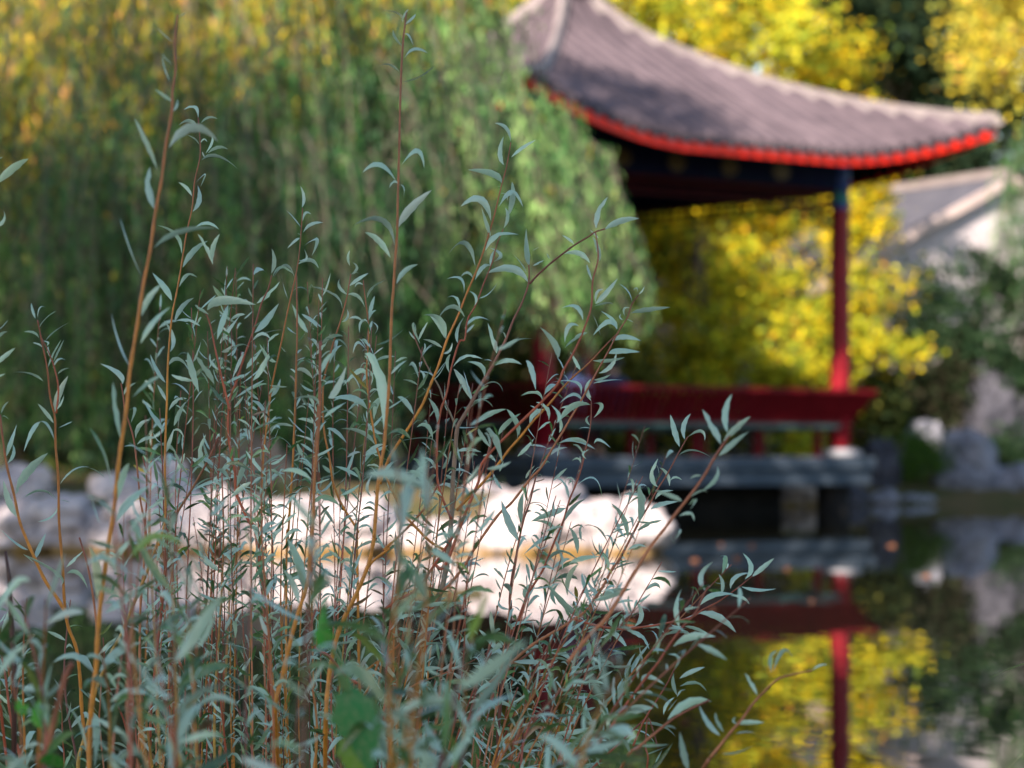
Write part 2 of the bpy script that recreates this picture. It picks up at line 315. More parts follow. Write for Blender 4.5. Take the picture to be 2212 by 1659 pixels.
# ------------------------------------------------------------------ pavilion: a square one, one corner towards the pond
PC = Vector((.78, 42.87, 0)); PTH = R(-5.4); PRHO = 3.95; HS = PRHO/math.sqrt(2)
PZ = .78
def prof(q): return 7.3-.63*q+.0155*q*q+(.45*(1-q)**2 if q < 1 else 0)
def up(t):
    t = abs(t); return .75*((t-1.3)/3.14)**1.8 if t > 1.3 else 0.
def qe(t):
    t = abs(t); return 4.15+.29*(min((t-1.3)/3.14, 1))**2 if t > 1.3 else 4.15
def face(k):
    a = PTH-R(45)+k*R(90); n = Vector((math.cos(a), math.sin(a), 0)); return n, Vector((-n.y, n.x, 0))
def pt(k, q, t, z):
    n, e = face(k); return PC+n*q+e*t+Vector((0, 0, z))
def build_pavilion():
    P = empty('garden_pavilion', (PC.x, PC.y, PZ), 'red columned square pavilion with curved grey tiled roof standing over the pond', 'pavilion')
    off = Vector((PC.x, PC.y, PZ))
    def fin(mb, name, mat, parent=P, **kw):
        mb.v = [tuple(Vector(p)-off) for p in mb.v]
        return mb.build(name, mat, parent, **kw)
    # tiled roof: barrel rows run straight down each face
    V = []; F = []; RC = []; TM = 4.38; sp = .27; per = 8; nq = 22
    nrow = int(2*TM/sp); nt_ = nrow*per
    for k in range(4):
        base = len(V)
        for i in range(nt_+1):
            t = -TM+2*TM*i/nt_; ph = (t/sp) % 1.0; d = (ph-.5)*sp
            b = .085*math.sqrt(max(0, 1-(d/.09)**2)) if abs(d) < .09 else 0
            for j in range(nq+1):
                s = j/nq; q = abs(t)+(qe(t)-abs(t))*s
                V.append(pt(k, q, t, prof(q)+up(t)+b) - off); RC.append((1, 1, 1) if b > .02 else (.24, .235, .27))  # pan tiles coloured darker to deepen the shade in the grooves
        for i in range(nt_):
            for j in range(nq):
                a = base+i*(nq+1)+j; F.append((a, a+1, a+nq+2, a+nq+1))
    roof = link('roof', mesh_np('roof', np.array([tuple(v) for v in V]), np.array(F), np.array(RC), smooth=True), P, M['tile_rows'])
    for k in range(4):
        # hip ridge on the corner between face k and k+1
        mb = MB(); pts = []
        for i in range(26):
            q = .12+(4.38-.12)*i/25; p = pt(k, q, q, prof(q)+up(q)); pts.append(p)
        tip = pts[-1]+(pts[-1]-pts[-2]).normalized()*.03+Vector((0, 0, .04)); pts.append(tip)
        for i in range(len(pts)-1):
            a, b = pts[i], pts[i+1]
        V2 = []; F2 = []
        for i, p in enumerate(pts):
            d = (pts[min(i+1, len(pts)-1)]-pts[max(i-1, 0)]).normalized(); sd = d.cross(Vector((0, 0, 1))).normalized(); u = sd.cross(d)
            for a, c in ((-.085, -.06), (-.075, .06), (-.04, .07), (-.045, .10), (-.02, .13), (.02, .13), (.045, .10), (.04, .07), (.075, .06), (.085, -.06)):
                V2.append(p+sd*a+u*c)
        m = 10
        for i in range(len(pts)-1):
            for c in range(m): F2.append((i*m+c, i*m+(c+1) % m, (i+1)*m+(c+1) % m, (i+1)*m+c))
        F2.append(tuple(range(m))); F2.append(tuple((len(pts)-1)*m+c for c in range(m))[::-1])
        mb.add(V2, F2); fin(mb, 'hip_ridge', M['ridge'], roof)
        # corner beam head under the tip
        mb = MB(); a = pt(k, 3.3, 3.3, prof(3.3)+up(3.3)-.34); b = pt(k, 4.22, 4.22, prof(4.22)+up(4.22)-.25); mb.bar(a, b, .14, .17)
        fin(mb, 'corner_beam', M['cyan'], roof)
        # red eave board and the soffit with rafters
        mb = MB(); N = 60
        for i in range(N):
            for_ = []
            for t in (-TM*.985+2*TM*.985*i/N, -TM*.985+2*TM*.985*(i+1)/N):
                q = qe(t)-.03; z = prof(qe(t))+up(t); for_.append((t, q, z))
            (t0, q0, z0), (t1, q1, z1) = for_
            o0 = [pt(k, q0, t0, z0-.035), pt(k, q0-.05, t0, z0-.035), pt(k, q0-.05, t0, z0-.165), pt(k, q0, t0, z0-.165)]
            o1 = [pt(k, q1, t1, z1-.035), pt(k, q1-.05, t1, z1-.035), pt(k, q1-.05, t1, z1-.165), pt(k, q1, t1, z1-.165)]
            mb.add(o0+o1, [(0, 4, 5, 1), (1, 5, 6, 2), (2, 6, 7, 3), (3, 7, 4, 0)])
        fin(mb, 'eave_board', M['redface'], roof)
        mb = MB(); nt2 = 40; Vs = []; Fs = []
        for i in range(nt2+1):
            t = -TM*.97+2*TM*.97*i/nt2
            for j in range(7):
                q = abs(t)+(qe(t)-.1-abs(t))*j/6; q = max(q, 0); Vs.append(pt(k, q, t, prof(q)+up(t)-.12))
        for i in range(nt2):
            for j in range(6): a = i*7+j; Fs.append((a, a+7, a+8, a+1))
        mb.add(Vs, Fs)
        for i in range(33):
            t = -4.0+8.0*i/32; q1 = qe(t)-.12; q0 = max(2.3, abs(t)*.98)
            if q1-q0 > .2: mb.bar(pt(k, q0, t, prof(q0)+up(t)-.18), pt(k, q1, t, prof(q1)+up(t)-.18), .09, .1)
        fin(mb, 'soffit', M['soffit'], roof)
    mb = MB(); mb.lathe(PC+Vector((0, 0, 7.55)), [(.4, 0), (.45, .2), (.26, .32), (.3, .5), (.42, .72), (.36, .95), (.15, 1.12), (.1, 1.25), (.05, 1.4)])
    fin(mb, 'finial', M['ridge'], roof, smooth=True)
    # drip tiles at the eave ends
    for k in range(4):
        mb = MB()
        for i in range(nrow+1):
            t = -TM+.03+sp*(i+.02)-((TM) % sp)*0
            ph = math.floor(t/sp)+.5; t = ph*sp
            if abs(t) < TM-.05:
                q = qe(t)-.015; c = pt(k, q, t, prof(qe(t))+up(t)+.005); n, e = face(k)
                V2 = [c+n*d+e*.088*math.cos(a)+Vector((0, 0, .085*math.sin(a))) for d in (0, .03) for a in [2*math.pi*j/8 for j in range(8)]]
                mb.add(V2, [(j, (j+1) % 8, 8+(j+1) % 8, 8+j) for j in range(8)]+[tuple(range(8))[::-1], tuple(range(8, 16))])
        fin(mb, 'eave_tile_end', M['tile'], roof)
    # platform
    hp = 3.16; mb = MB(); n0, e0 = face(0)
    mb.box(PC+Vector((0, 0, .69)), n0*hp, e0*hp, Vector((0, 0, .088))); mb.box(PC+Vector((0, 0, .49)), n0*(hp-.05), e0*(hp-.05), Vector((0, 0, .11)))
    fin(mb, 'platform', M['platform'], P, bevel=.02)
    mb = MB(); mb.box(PC+Vector((0, 0, .779)), n0*(hp-.34), e0*(hp-.34), Vector((0, 0, .006))); fin(mb, 'floor', M['floor'])
    for a, b in ((1, 1), (1, -1), (-1, 1), (-1, -1)):
        mb = MB(); c = PC+n0*a*2.72+e0*b*2.72
        mb.lathe(c, [(.26, -1.1), (.24, .2), (.25, .379)], 12); fin(mb, 'pier', M['pier'])
    mb = MB(); mb.box(PC+Vector((0, 0, -.36)), n0*2.2, e0*2.2, Vector((0, 0, .739))); fin(mb, 'foundation', M['pier'])  # near-black block standing in for the unlit void under the platform
    # columns
    for k in range(4):
        c = PC+face(k)[0]*HS+face(k)[1]*HS
        mb = MB(); mb.lathe(c, [(.146, PZ+.1), (.149, 1.6), (.135, 4.34), (.13, 5.25)], 24); col = fin(mb, 'column', M['red'], P, smooth=True)
        mb = MB(); mb.lathe(c, [(.30, PZ+.002), (.33, PZ+.03), (.31, PZ+.08), (.22, PZ+.115), (.15, PZ+.12)], 24); fin(mb, 'plinth', M['plinth'], col, smooth=True)
        mb = MB(); mb.lathe(c, [(.1345, 4.42), (.137, 4.425), (.137, 4.58), (.134, 4.585)], 24); fin(mb, 'painted_band', M['cyan'], col, smooth=True)
        mb = MB(); mb.lathe(c, [(.1345, 4.33), (.139, 4.335), (.139, 4.415), (.1345, 4.417)], 24); fin(mb, 'painted_band', M['blue'], col, smooth=True)
        mb = MB(); mb.lathe(c, [(.135, 4.59), (.14, 4.592), (.14, 4.98), (.135, 4.985)], 24); fin(mb, 'painted_band', M['blue'], col, smooth=True)
    # lintels, medallions, hanging fretwork
    for k in range(4):
        n, e = face(k); a = -HS+.145; b = HS-.145
        mb = MB(); mb.bar(pt(k, HS, a, 4.79), pt(k, HS, b, 4.79), .20, .36); li = fin(mb, 'lintel', M['navy'], P, bevel=.015)
        for tm in (-1.5, -.5, .5, 1.5):
            mb = MB(); c = pt(k, HS+.103, tm, 4.8); V2 = [c+n*d+e*.17*math.cos(2*math.pi*j/16)+Vector((0, 0, .13*math.sin(2*math.pi*j/16))) for d in (-.004, .012) for j in range(16)]
            mb.add(V2, [(j, (j+1) % 16, 16+(j+1) % 16, 16+j) for j in range(16)]+[tuple(range(16))[::-1], tuple(range(16, 32))]); fin(mb, 'medallion', M['gold'], li)
        mb = MB(); mb.bar(pt(k, HS, a, 5.07), pt(k, HS, b, 5.07), .10, .18); fin(mb, 'beam_board', M['navy'])
        mb = MB(); mb.tube([pt(k, HS, -HS, 5.29), pt(k, HS, HS, 5.29)], .125, 14); fin(mb, 'purlin', M['navy'], P, smooth=True)
        mb = MB()
        mb.bar(pt(k, HS, a, 4.575), pt(k, HS, b, 4.575), .06, .05); mb.bar(pt(k, HS, a, 4.36), pt(k, HS, b, 4.36), .045, .035); mb.bar(pt(k, HS, a, 4.46), pt(k, HS, b, 4.46), .04, .025)
        m = 30
        for i in range(m+1):
            t = a+(b-a)*i/m; edge = min(i, m-i)
            zb = 4.36 if edge > 4 else (4.24 if edge > 2 else 4.10)
            mb.bar(pt(k, HS, t, zb), pt(k, HS, t, 4.555), .022, .022, up=e)
        for sgn in (1, -1):
            lim = b if sgn > 0 else a
            mb.bar(pt(k, HS, lim, 4.24), pt(k, HS, lim-sgn*.72, 4.24), .04, .03); mb.bar(pt(k, HS, lim, 4.10), pt(k, HS, lim-sgn*.36, 4.10), .04, .03)
        fin(mb, 'fretwork', M['fret'])
    # benches with leaning backs on the two pond sides and the right rear side
    for k in (0, 1, 3):
        n, e = face(k); a = -HS+.16; b = HS-.16
        mb = MB(); mb.box(pt(k, HS-.06, 0, 1.215), e*b, n*.24, Vector((0, 0, .035))); seat = fin(mb, 'bench_seat', M['seat'], P, bevel=.012)
        for i in range(5):
            t = a+.25+(b-a-.5)*i/4; mb = MB(); mb.box(pt(k, HS-.06, t, .98), e*.035, n*.05, Vector((0, 0, .195))); fin(mb, 'bench_leg', M['dark_red'], seat)
        mb = MB()
        def rail(q, z, w, h): mb.bar(pt(k, q, -q, z), pt(k, q, q, z), w, h)
        q0, q1, z0, z1 = HS+.10, HS+.36, 1.275, 1.715
        rail(q0, z0, .06, .05); rail(q1, z1, .08, .06); rail(HS+.27, 1.60, .04, .03)
        m = 46
        for i in range(m+1):
            f = -1+2*i/m
            p0 = pt(k, q0, q0*f, z0+.02); p1 = pt(k, HS+.20, (HS+.2)*f, 1.46); p2 = pt(k, q1, q1*f, z1-.02)
            mb.bar(p0, p1, .085, .022, up=n); mb.bar(p1, p2, .085, .022, up=n)
        fin(mb, 'backrest', M['dark_red'])

# ------------------------------------------------------------------ people on the bench
def skin_body(name, verts, edges, rad, mat, parent=None, sub=2, root=0):
    me = bpy.data.meshes.new(name); me.from_pydata(verts, edges, []); me.update()
    o = link(name, me, parent, mat); o.modifiers.new('skin', 'SKIN'); s = o.modifiers.new('sub', 'SUBSURF'); s.levels = sub; s.render_levels = sub
    if not me.skin_vertices:
        me.attributes.new('skin', 'FLOAT', 'POINT')
    for i, r in enumerate(rad):
        sv = me.skin_vertices[0].data[i]; sv.radius = (r, r) if not hasattr(r, '__len__') else r; sv.use_root = (i == root)
    me.polygons.foreach_set('use_smooth', [True]*len(me.polygons))
    for m_ in o.modifiers:
        if m_.type == 'SKIN': m_.use_smooth_shade = True
    return o
def person(loc, rz, label, top, hair_long):
    B = [(0, 0, .10), (0, -.02, .26), (0, -.03, .42), (0, -.01, .55), (0, .01, .62), (0, .02, .70), (0, .03, .79), (0, .01, .86)]
    rB = [.135, .125, (.14, .11), (.10, .08), .052, .078, .09, .055]
    E = [(i, i+1) for i in range(7)]
    B += [(0, .115, .735)]; rB += [.02]; E += [(5, 8)]               # nose
    for s in (-1, 1):
        i = len(B); B += [(s*.17, -.02, .53), (s*.23, .03, .28), (s*.16, .26, .20), (s*.14, .33, .19)]; rB += [.06, .045, .035, .03]
        E += [(3, i), (i, i+1), (i+1, i+2), (i+2, i+3)]
        for f, (dx, l) in enumerate(((-.03, .075), (-.01, .085), (.012, .08), (.032, .06))):
            j = len(B); B += [(s*.14+dx, .38, .185), (s*.14+dx*1.2, .33+l, .165)]; rB += [.009, .008]; E += [(i+3, j), (j, j+1)]
        j = len(B); B += [(s*.14-s*.05, .36, .19)]; rB += [.01]; E += [(i+3, j)]
        i = len(B); B += [(s*.10, .05, .08), (s*.12, .44, .10), (s*.12, .42, -.32), (s*.12, .43, -.42), (s*.13, .58, -.43)]; rB += [.095, .065, .045, .045, .035]
        E += [(0, i), (i, i+1), (i+1, i+2), (i+2, i+3), (i+3, i+4)]
    p = skin_body('person', B, E, rB, M['skin']); p.location = loc; p.rotation_euler = (0, 0, rz)
    tag(p, label, 'person')
    J = [(0, 0, .08), (0, -.02, .28), (0, -.03, .43), (0, -.01, .55), (0, .01, .64)]; rJ = [.175, .165, (.185, .15), (.15, .12), .075]; E = [(0, 1), (1, 2), (2, 3), (3, 4)]
    for s in (-1, 1):
        i = len(J); J += [(s*.175, -.02, .53), (s*.23, .03, .29), (s*.17, .23, .21)]; rJ += [.10, .075, .058]; E += [(3, i), (i, i+1), (i+1, i+2)]
    skin_body('jacket' if top == 'navy_cloth' else 'shirt', J, E, rJ, M[top], p)
    T = [(0, 0, .08)]; rT = [.15]; E = []
    for s in (-1, 1):
        i = len(T); T += [(s*.10, .06, .08), (s*.12, .45, .10), (s*.12, .42, -.34)]; rT += [.11, .08, .06]; E += [(0, i), (i, i+1), (i+1, i+2)]
    skin_body('trousers', T, E, rT, M['trouser'], p)
    H = [(0, .0, .87), (0, -.02, .80), (0, -.035, .70)]; rH = [.075, .108, .095]
    if hair_long: H += [(0, -.06, .58), (0, -.075, .48)]; rH += [.085, .06]
    skin_body('hair', H, [(i, i+1) for i in range(len(H)-1)], rH, M['hair'], p)
    for s in (-1, 1):
        mb = MB(); mb.lathe((s*.034, .108, .752), [(.004, -.009), (.012, -.004), (.013, 0), (.012, .004), (.004, .009)], 8); mb.build('eye', M['hair'], p, smooth=True)
        skin_body('ear', [(s*.085, .02, .71), (s*.098, .012, .74), (s*.092, .01, .765)], [(0, 1), (1, 2)], [.012, .016, .012], M['skin'], p)
        skin_body('shoe', [(s*.12, .41, -.42), (s*.125, .52, -.435), (s*.13, .60, -.44)], [(0, 1), (1, 2)], [(.06, .05), (.055, .04), (.045, .03)], M['hair'], p)
    mb = MB(); mb.box((0, .112, .675), (.024, 0, 0), (0, .008, 0), (0, 0, .005)); mb.build('mouth', M['dark_red'], p)
def build_people():
    n, e = face(0); rz = math.atan2(-n.x*-1, n.y*-1)
    ang = math.atan2(-n.y, -n.x)-R(90)
    p = pt(0, HS-.06, -1.50, 1.245); person(tuple(p), ang, 'person in a navy jacket with dark hair seated with back to the pond', 'navy_cloth', False)
    p = pt(0, HS-.06, -2.15, 1.245); person(tuple(p), ang+.25, 'person in a pale lavender shirt seated close to the near column', 'lav_cloth', True)
# ------------------------------------------------------------------ trees
def leaf_quads(C, size, cols, aspect=.6, up_bias=.4, hang=False):
    """one bent leaf-shaped quad per centre"""
    n = len(C); L = size*RNG.uniform(.7, 1.3, n)
    if hang: d = np.stack([RNG.normal(0, .35, n), RNG.normal(0, .35, n), -np.ones(n)], 1)
    else: d = RNG.normal(0, 1, (n, 3)); d[:, 2] -= .2
    d /= np.linalg.norm(d, axis=1, keepdims=True)
    r = RNG.normal(0, 1, (n, 3)); r[:, 2] += up_bias; s = np.cross(d, r); s /= np.linalg.norm(s, axis=1, keepdims=True)+1e-9
    nn = np.cross(s, d)
    a = C-d*L[:, None]*.5; b = C+d*L[:, None]*.5; w = (L*aspect*.5)[:, None]
    l = C-s*w+nn*(L*.08)[:, None]; q = C+s*w+nn*(L*.08)[:, None]
    V = np.stack([a, l, b, q], 1).reshape(-1, 3); F = np.arange(n*4).reshape(-1, 4)
    return V, F, np.repeat(cols, 4, 0)
def pick(pal, n, jit=.18):
    p = np.array([c for c, w in pal]); w = np.array([w for c, w in pal], float); w /= w.sum()
    c = p[RNG.choice(len(p), n, p=w)]; return np.clip(c*RNG.normal(1, jit, (n, 1)), .004, .9)
def crown_points(n, rx, ry, rz, ncl, spread, seed=0, shell=.55, flat=1.0):
    r = np.random.default_rng(seed+100)
    d = r.normal(0, 1, (ncl, 3)); d /= np.linalg.norm(d, axis=1, keepdims=True)
    rad = shell+(1-shell)*r.random(ncl)**.7; lump = 1+.22*r.normal(0, 1, ncl)
    c = d*(rad*np.clip(lump, .6, 1.35))[:, None]*np.array([rx, ry, rz])
    w = r.random(ncl)+.3; k = r.choice(ncl, n, p=w/w.sum())
    P = c[k]+r.normal(0, 1, (n, 3))*spread*np.array([1, 1, .75*flat])*(.5+.8*r.random((ncl, 1)))[k]
    return P, c, k
def trunk_mesh(base, top, r0, limbs, wob=.15, seed=1):
    rr = random.Random(seed); mb = MB(); base = Vector(base); top = Vector(top)
    pts = []; rad = []
    for i in range(9):
        f = i/8; p = base.lerp(top, f)+Vector((rr.uniform(-wob, wob), rr.uniform(-wob, wob), 0))*math.sin(f*3.1); pts.append(p); rad.append(r0*(1-.75*f)*(1+.5*math.exp(-f*14)))
    mb.tube(pts, rad, 9)
    for c in limbs:
        c = Vector(c); s = pts[rr.randint(3, 7)]; m = s.lerp(c, .5)+Vector((0, 0, -.08*(c-s).length)); r = r0*.28
        mb.tube([s, s.lerp(m, .6), m, c], [r, r*.8, r*.6, r*.2], 6)
    return mb
def tree(name, label, x, y, h, rx, ry, rz, pal, n, size, ncl=60, spread=.5, seed=1, cz=None, group=None, cat='tree', trunk_r=.16, aspect=.6, shell=.55, nlimb=14, lean=(0, 0), hang=False):
    z0 = gz(x, y)-.05; o = empty(name, (x, y, z0), label, cat, group)
    cz = h-rz if cz is None else cz
    P, c, k = crown_points(n, rx, ry, rz, ncl, spread, seed, shell)
    P[:, 2] += cz; P[:, 0] += lean[0]; P[:, 1] += lean[1]; c = c+np.array([lean[0], lean[1], cz])
    P = P[P[:, 2] > .05]; cl = pick(pal, len(P)); tint = np.random.default_rng(seed).normal(1, .16, ncl); cl = cl*np.clip(tint[k[:len(P)]], .6, 1.4)[:, None]
    V, F, CC = leaf_quads(P, size, cl, aspect, hang=hang)
    link('crown', mesh_np('crown', V, F, CC), o, M['leaf_back'])
    lim = [c[i] for i in np.random.default_rng(seed).choice(len(c), min(nlimb, len(c)), replace=False)]
    trunk_mesh((0, 0, 0), (lean[0]*.8, lean[1]*.8, cz+rz*.35), trunk_r, lim, .12, seed).build('trunk', M['bark'], o, smooth=True)
    return o
def strand_leaves(S0, vout, length, pal_idx, pals, step=.075, lsize=.10, zmin=None, seed=3, xmax=None):
    """weeping strands: each arches outward, then hangs; returns leaf quads and the strand centre lines"""
    r = np.random.default_rng(seed); Vs = []; Fs = []; Cs = []; lines = []; off = 0
    for i in range(len(S0)):
        L = length[i]; m = max(5, int(L/step)); t = np.linspace(0, 1, m)
        sway = r.normal(0, .17, 2)
        hor = (1-np.exp(-3.2*t))[:, None]*vout[i][None, :2]+np.stack([sway[0]*np.sin(t*4), sway[1]*np.sin(t*4+1)], 1)*t[:, None]
        z = vout[i][2]*np.sin(np.minimum(t*3, 1.57))*.6-L*t**1.15
        p = np.concatenate([S0[i][None, :2]+hor, (S0[i][2]+z)[:, None]], 1)
        if zmin is not None: p = p[p[:, 2] > zmin[i]]
        if xmax is not None: p = p[p[:, 0] < np.interp(p[:, 2], *xmax)+r.normal(0, .06)]
        if len(p) < 4: continue
        lines.append(p[::max(1, len(p)//10)])
        C = np.repeat(p, 2, 0)+r.normal(0, .035, (2*len(p), 3)); n = len(C)
        d = np.stack([r.normal(0, .30, n), r.normal(0, .30, n), -np.ones(n)], 1); d /= np.linalg.norm(d, axis=1, keepdims=True)
        s = np.cross(d, r.normal(0, 1, (n, 3))); s /= np.linalg.norm(s, axis=1, keepdims=True)
        l = lsize*r.uniform(.7, 1.5, n); w = l*.085
        a = C; b = C+d*l[:, None]; mid = C+d*(l*.42)[:, None]
        Vs.append(np.stack([a, mid-s*w[:, None], b, mid+s*w[:, None]], 1).reshape(-1, 3)); Fs.append(np.arange(n*4).reshape(-1, 4)+off); off += n*4
        tint = np.clip(r.normal(1, .2), .55, 1.5); c = pick(pals[pal_idx[i]], n)*tint
        if pal_idx[i] == 1: low = C[:, 2] < 3.9+.32*(C[:, 0]+3.4)+r.normal(0, .35, n); c[low] = pick(pals[0], int(low.sum()))*tint
        Cs.append(np.repeat(c, 4, 0))
    return np.concatenate(Vs), np.concatenate(Fs), np.concatenate(Cs), lines
WG = [((.055, .16, .045), 3), ((.10, .225, .065), 2.4), ((.19, .32, .11), 1.5), ((.40, .32, .03), .15)]
WY = [((.58, .42, .03), 3), ((.36, .36, .04), 2), ((.13, .22, .05), 1.6), ((.66, .30, .10), .7)]
WP = [((.25, .41, .13), 3), ((.33, .49, .18), 2), ((.16, .27, .10), 1)]
WD = [((.035, .085, .04), 3), ((.055, .11, .06), 2)]
def willow(name, label, x, y, trunk_top, strands, seed, group=None, step=.075, lsize=.10, limbs=8, xmax=None):
    z0 = gz(x, y)-.05; o = empty(name, (x, y, z0), label, 'tree', group)
    S0, vout, length, pi, zmin = strands
    V, F, C, lines = strand_leaves(S0, vout, length, pi, [WG, WY, WP, WD], step, lsize, zmin, seed, xmax)
    b = np.array([x, y, z0]); link('crown', mesh_np('crown', V-b, F, C), o, M['leaf_back'])
    mb = trunk_mesh((0, 0, 0), tuple(np.array(trunk_top)-b), .26, [], .2, seed); r = random.Random(seed)
    for i in range(limbs*3):
        s = S0[r.randrange(len(S0))]-b; f = Vector((0, 0, 0)).lerp(Vector(np.array(trunk_top)-b), r.uniform(.5, .95)); s = Vector(s); m_ = f.lerp(s, .5)+Vector((0, 0, .3))
        mb.tube([f, m_, s], [.075, .045, .015], 6)
    for p in lines[::2]: mb.tube([Vector(q-b) for q in p], [.008]*len(p), 3, cap=False)
    mb.build('trunk', M['bark'], o, smooth=True)
    return o
def big_willow():
    r = np.random.default_rng(5); S = []; V = []; L = []; pi = []; zm = []
    cx, cy = -3.1, 29.6
    for i in range(3000):
        if i % 16 == 0: a = r.uniform(0, 6.283); rad = math.sqrt(r.random()); b0 = (cx+3.9*rad*math.cos(a), cy+3.4*rad*math.sin(a), 6.9-1.9*rad**2+r.normal(0, .5), r.random())
        px = b0[0]+r.normal(0, .26); py = b0[1]+r.normal(0, .26); zt = b0[2]+r.normal(0, .22)
        if b0[3] < .72: zt -= b0[3]*6.6
        f = math.hypot(px-cx, py-cy)/3.9; out = np.array([(px-cx)*.16*f, (py-cy)*.16*f, .3])
        ln = r.uniform(.8, 2.5); z_end = .9
        if px > -1.2: z_end = 2.05+.45*(px+1.2)*.3+r.normal(0, .25)
        else: z_end = .55+r.uniform(0, .9)
        if r.random() < .22: ln = max(1.2, (zt-z_end)*r.uniform(.8, 1.15))
        # right rim of the crown: what hangs furthest right hangs lowest from the outer boughs
        lim = 5.2-1.25*max(0, px+1.0)
        if px > -.6: zt = min(zt, max(2.4, lim+r.normal(0, .2)))
        S.append((px, py, zt)); V.append(out); L.append(ln); zm.append(z_end)
        u = 1106+FD*px/py; v = HZ-FD*(zt-CAMZ)/py
        pi.append(1 if (r.random() < .62 and zt > 4.3+.42*(px+3.6)) else (2 if (r.random() < .3 and (px < -4.9 or px > -1.0)) else (3 if r.random() < .5 else 0)))
    for i in range(420):                                   # clump added above the crown, out of view, to cast the roof's shadow band
        a = r.uniform(0, 6.283); rad = math.sqrt(r.random()); px = -4.2+1.25*rad*math.cos(a); py = 31.0+1.5*rad*math.sin(a)
        S.append((px, py, 12.7-.5*rad**2-r.uniform(0, .7))); V.append(np.array([(px+4.2)*.15, (py-31.0)*.15, .15])); L.append(r.uniform(.6, 1.3)); zm.append(10.3); pi.append(0)
    for i in range(110):                                    # outermost boughs arching to the right
        s = r.random(); S.append((-.9+1.75*s+r.normal(0, .15), 29.2+r.normal(0, .9), 6.2-2.6*s+r.normal(0, .2))); V.append(np.array([.28+.15*r.random(), r.normal(0, .1), .25])); L.append(r.uniform(1.6, 2.8)); zm.append(2.3+r.normal(0, .25)); pi.append(2 if r.random() < .35 else 0)
    willow('weeping_willow', 'large weeping willow with green strands hanging over the white shore rocks', -2.9, 29.8, (-3.9, 30.8, 11.7), (np.array(S), V, L, pi, zm), 5, xmax=((2.3, 2.6, 3.15, 3.6, 4.1, 4.45, 4.75, 5.0, 5.4, 7), (1.45, 1.42, 1.26, 1.0, .62, .08, .06, .2, .38, .3)))
    # willow strands at the right edge
    S = []; V = []; L = []; pi = []; zm = []; cx, cy = 10.5, 53.0
    for i in range(420):
        a = r.uniform(0, 6.283); rad = math.sqrt(r.random()); px = cx+1.75*rad*math.cos(a); py = cy+2.4*rad*math.sin(a)
        S.append((px, py, 8.2-1.8*rad**2-r.uniform(0, 3.2))); V.append(np.array([(px-cx)*.2, (py-cy)*.15, .3])); L.append(r.uniform(2, 4.6)); zm.append(3.0+r.uniform(0, 2)); pi.append(3 if r.random() < .6 else 0)
    willow('weeping_willow', 'dark green willow drooping in front of the white house at the right edge', 11.2, 53.3, (11.0, 53.0, 7.4), (np.array(S), V, L, pi, zm), 8, step=.11, lsize=.16)
YEL = [((.74, .56, .02), 4), ((.62, .50, .025), 3), ((.48, .46, .03), 2), ((.28, .34, .03), 1), ((.72, .38, .03), .6)]
YGR = [((.55, .47, .03), 3), ((.38, .40, .03), 3), ((.20, .26, .03), 2), ((.62, .42, .03), .6)]
YMX = [((.82, .53, .012), 3.4), ((.64, .48, .015), 3), ((.38, .40, .025), 3), ((.18, .27, .03), 2.4), ((.09, .15, .025), 1.2), ((.78, .38, .03), .6)]
YGD = [((.64, .52, .02), 2), ((.42, .44, .03), 3), ((.18, .26, .03), 2), ((.62, .36, .03), .7)]
OLV = [((.10, .12, .025), 3), ((.16, .16, .03), 2), ((.30, .24, .04), 1)]
GLD = [((.64, .49, .04), 3), ((.48, .42, .05), 3), ((.26, .28, .05), 2), ((.66, .36, .08), .5)]
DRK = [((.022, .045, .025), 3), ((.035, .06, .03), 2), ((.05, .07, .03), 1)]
SHR = [((.016, .038, .018), 3), ((.028, .056, .024), 2), ((.045, .075, .03), 1)]
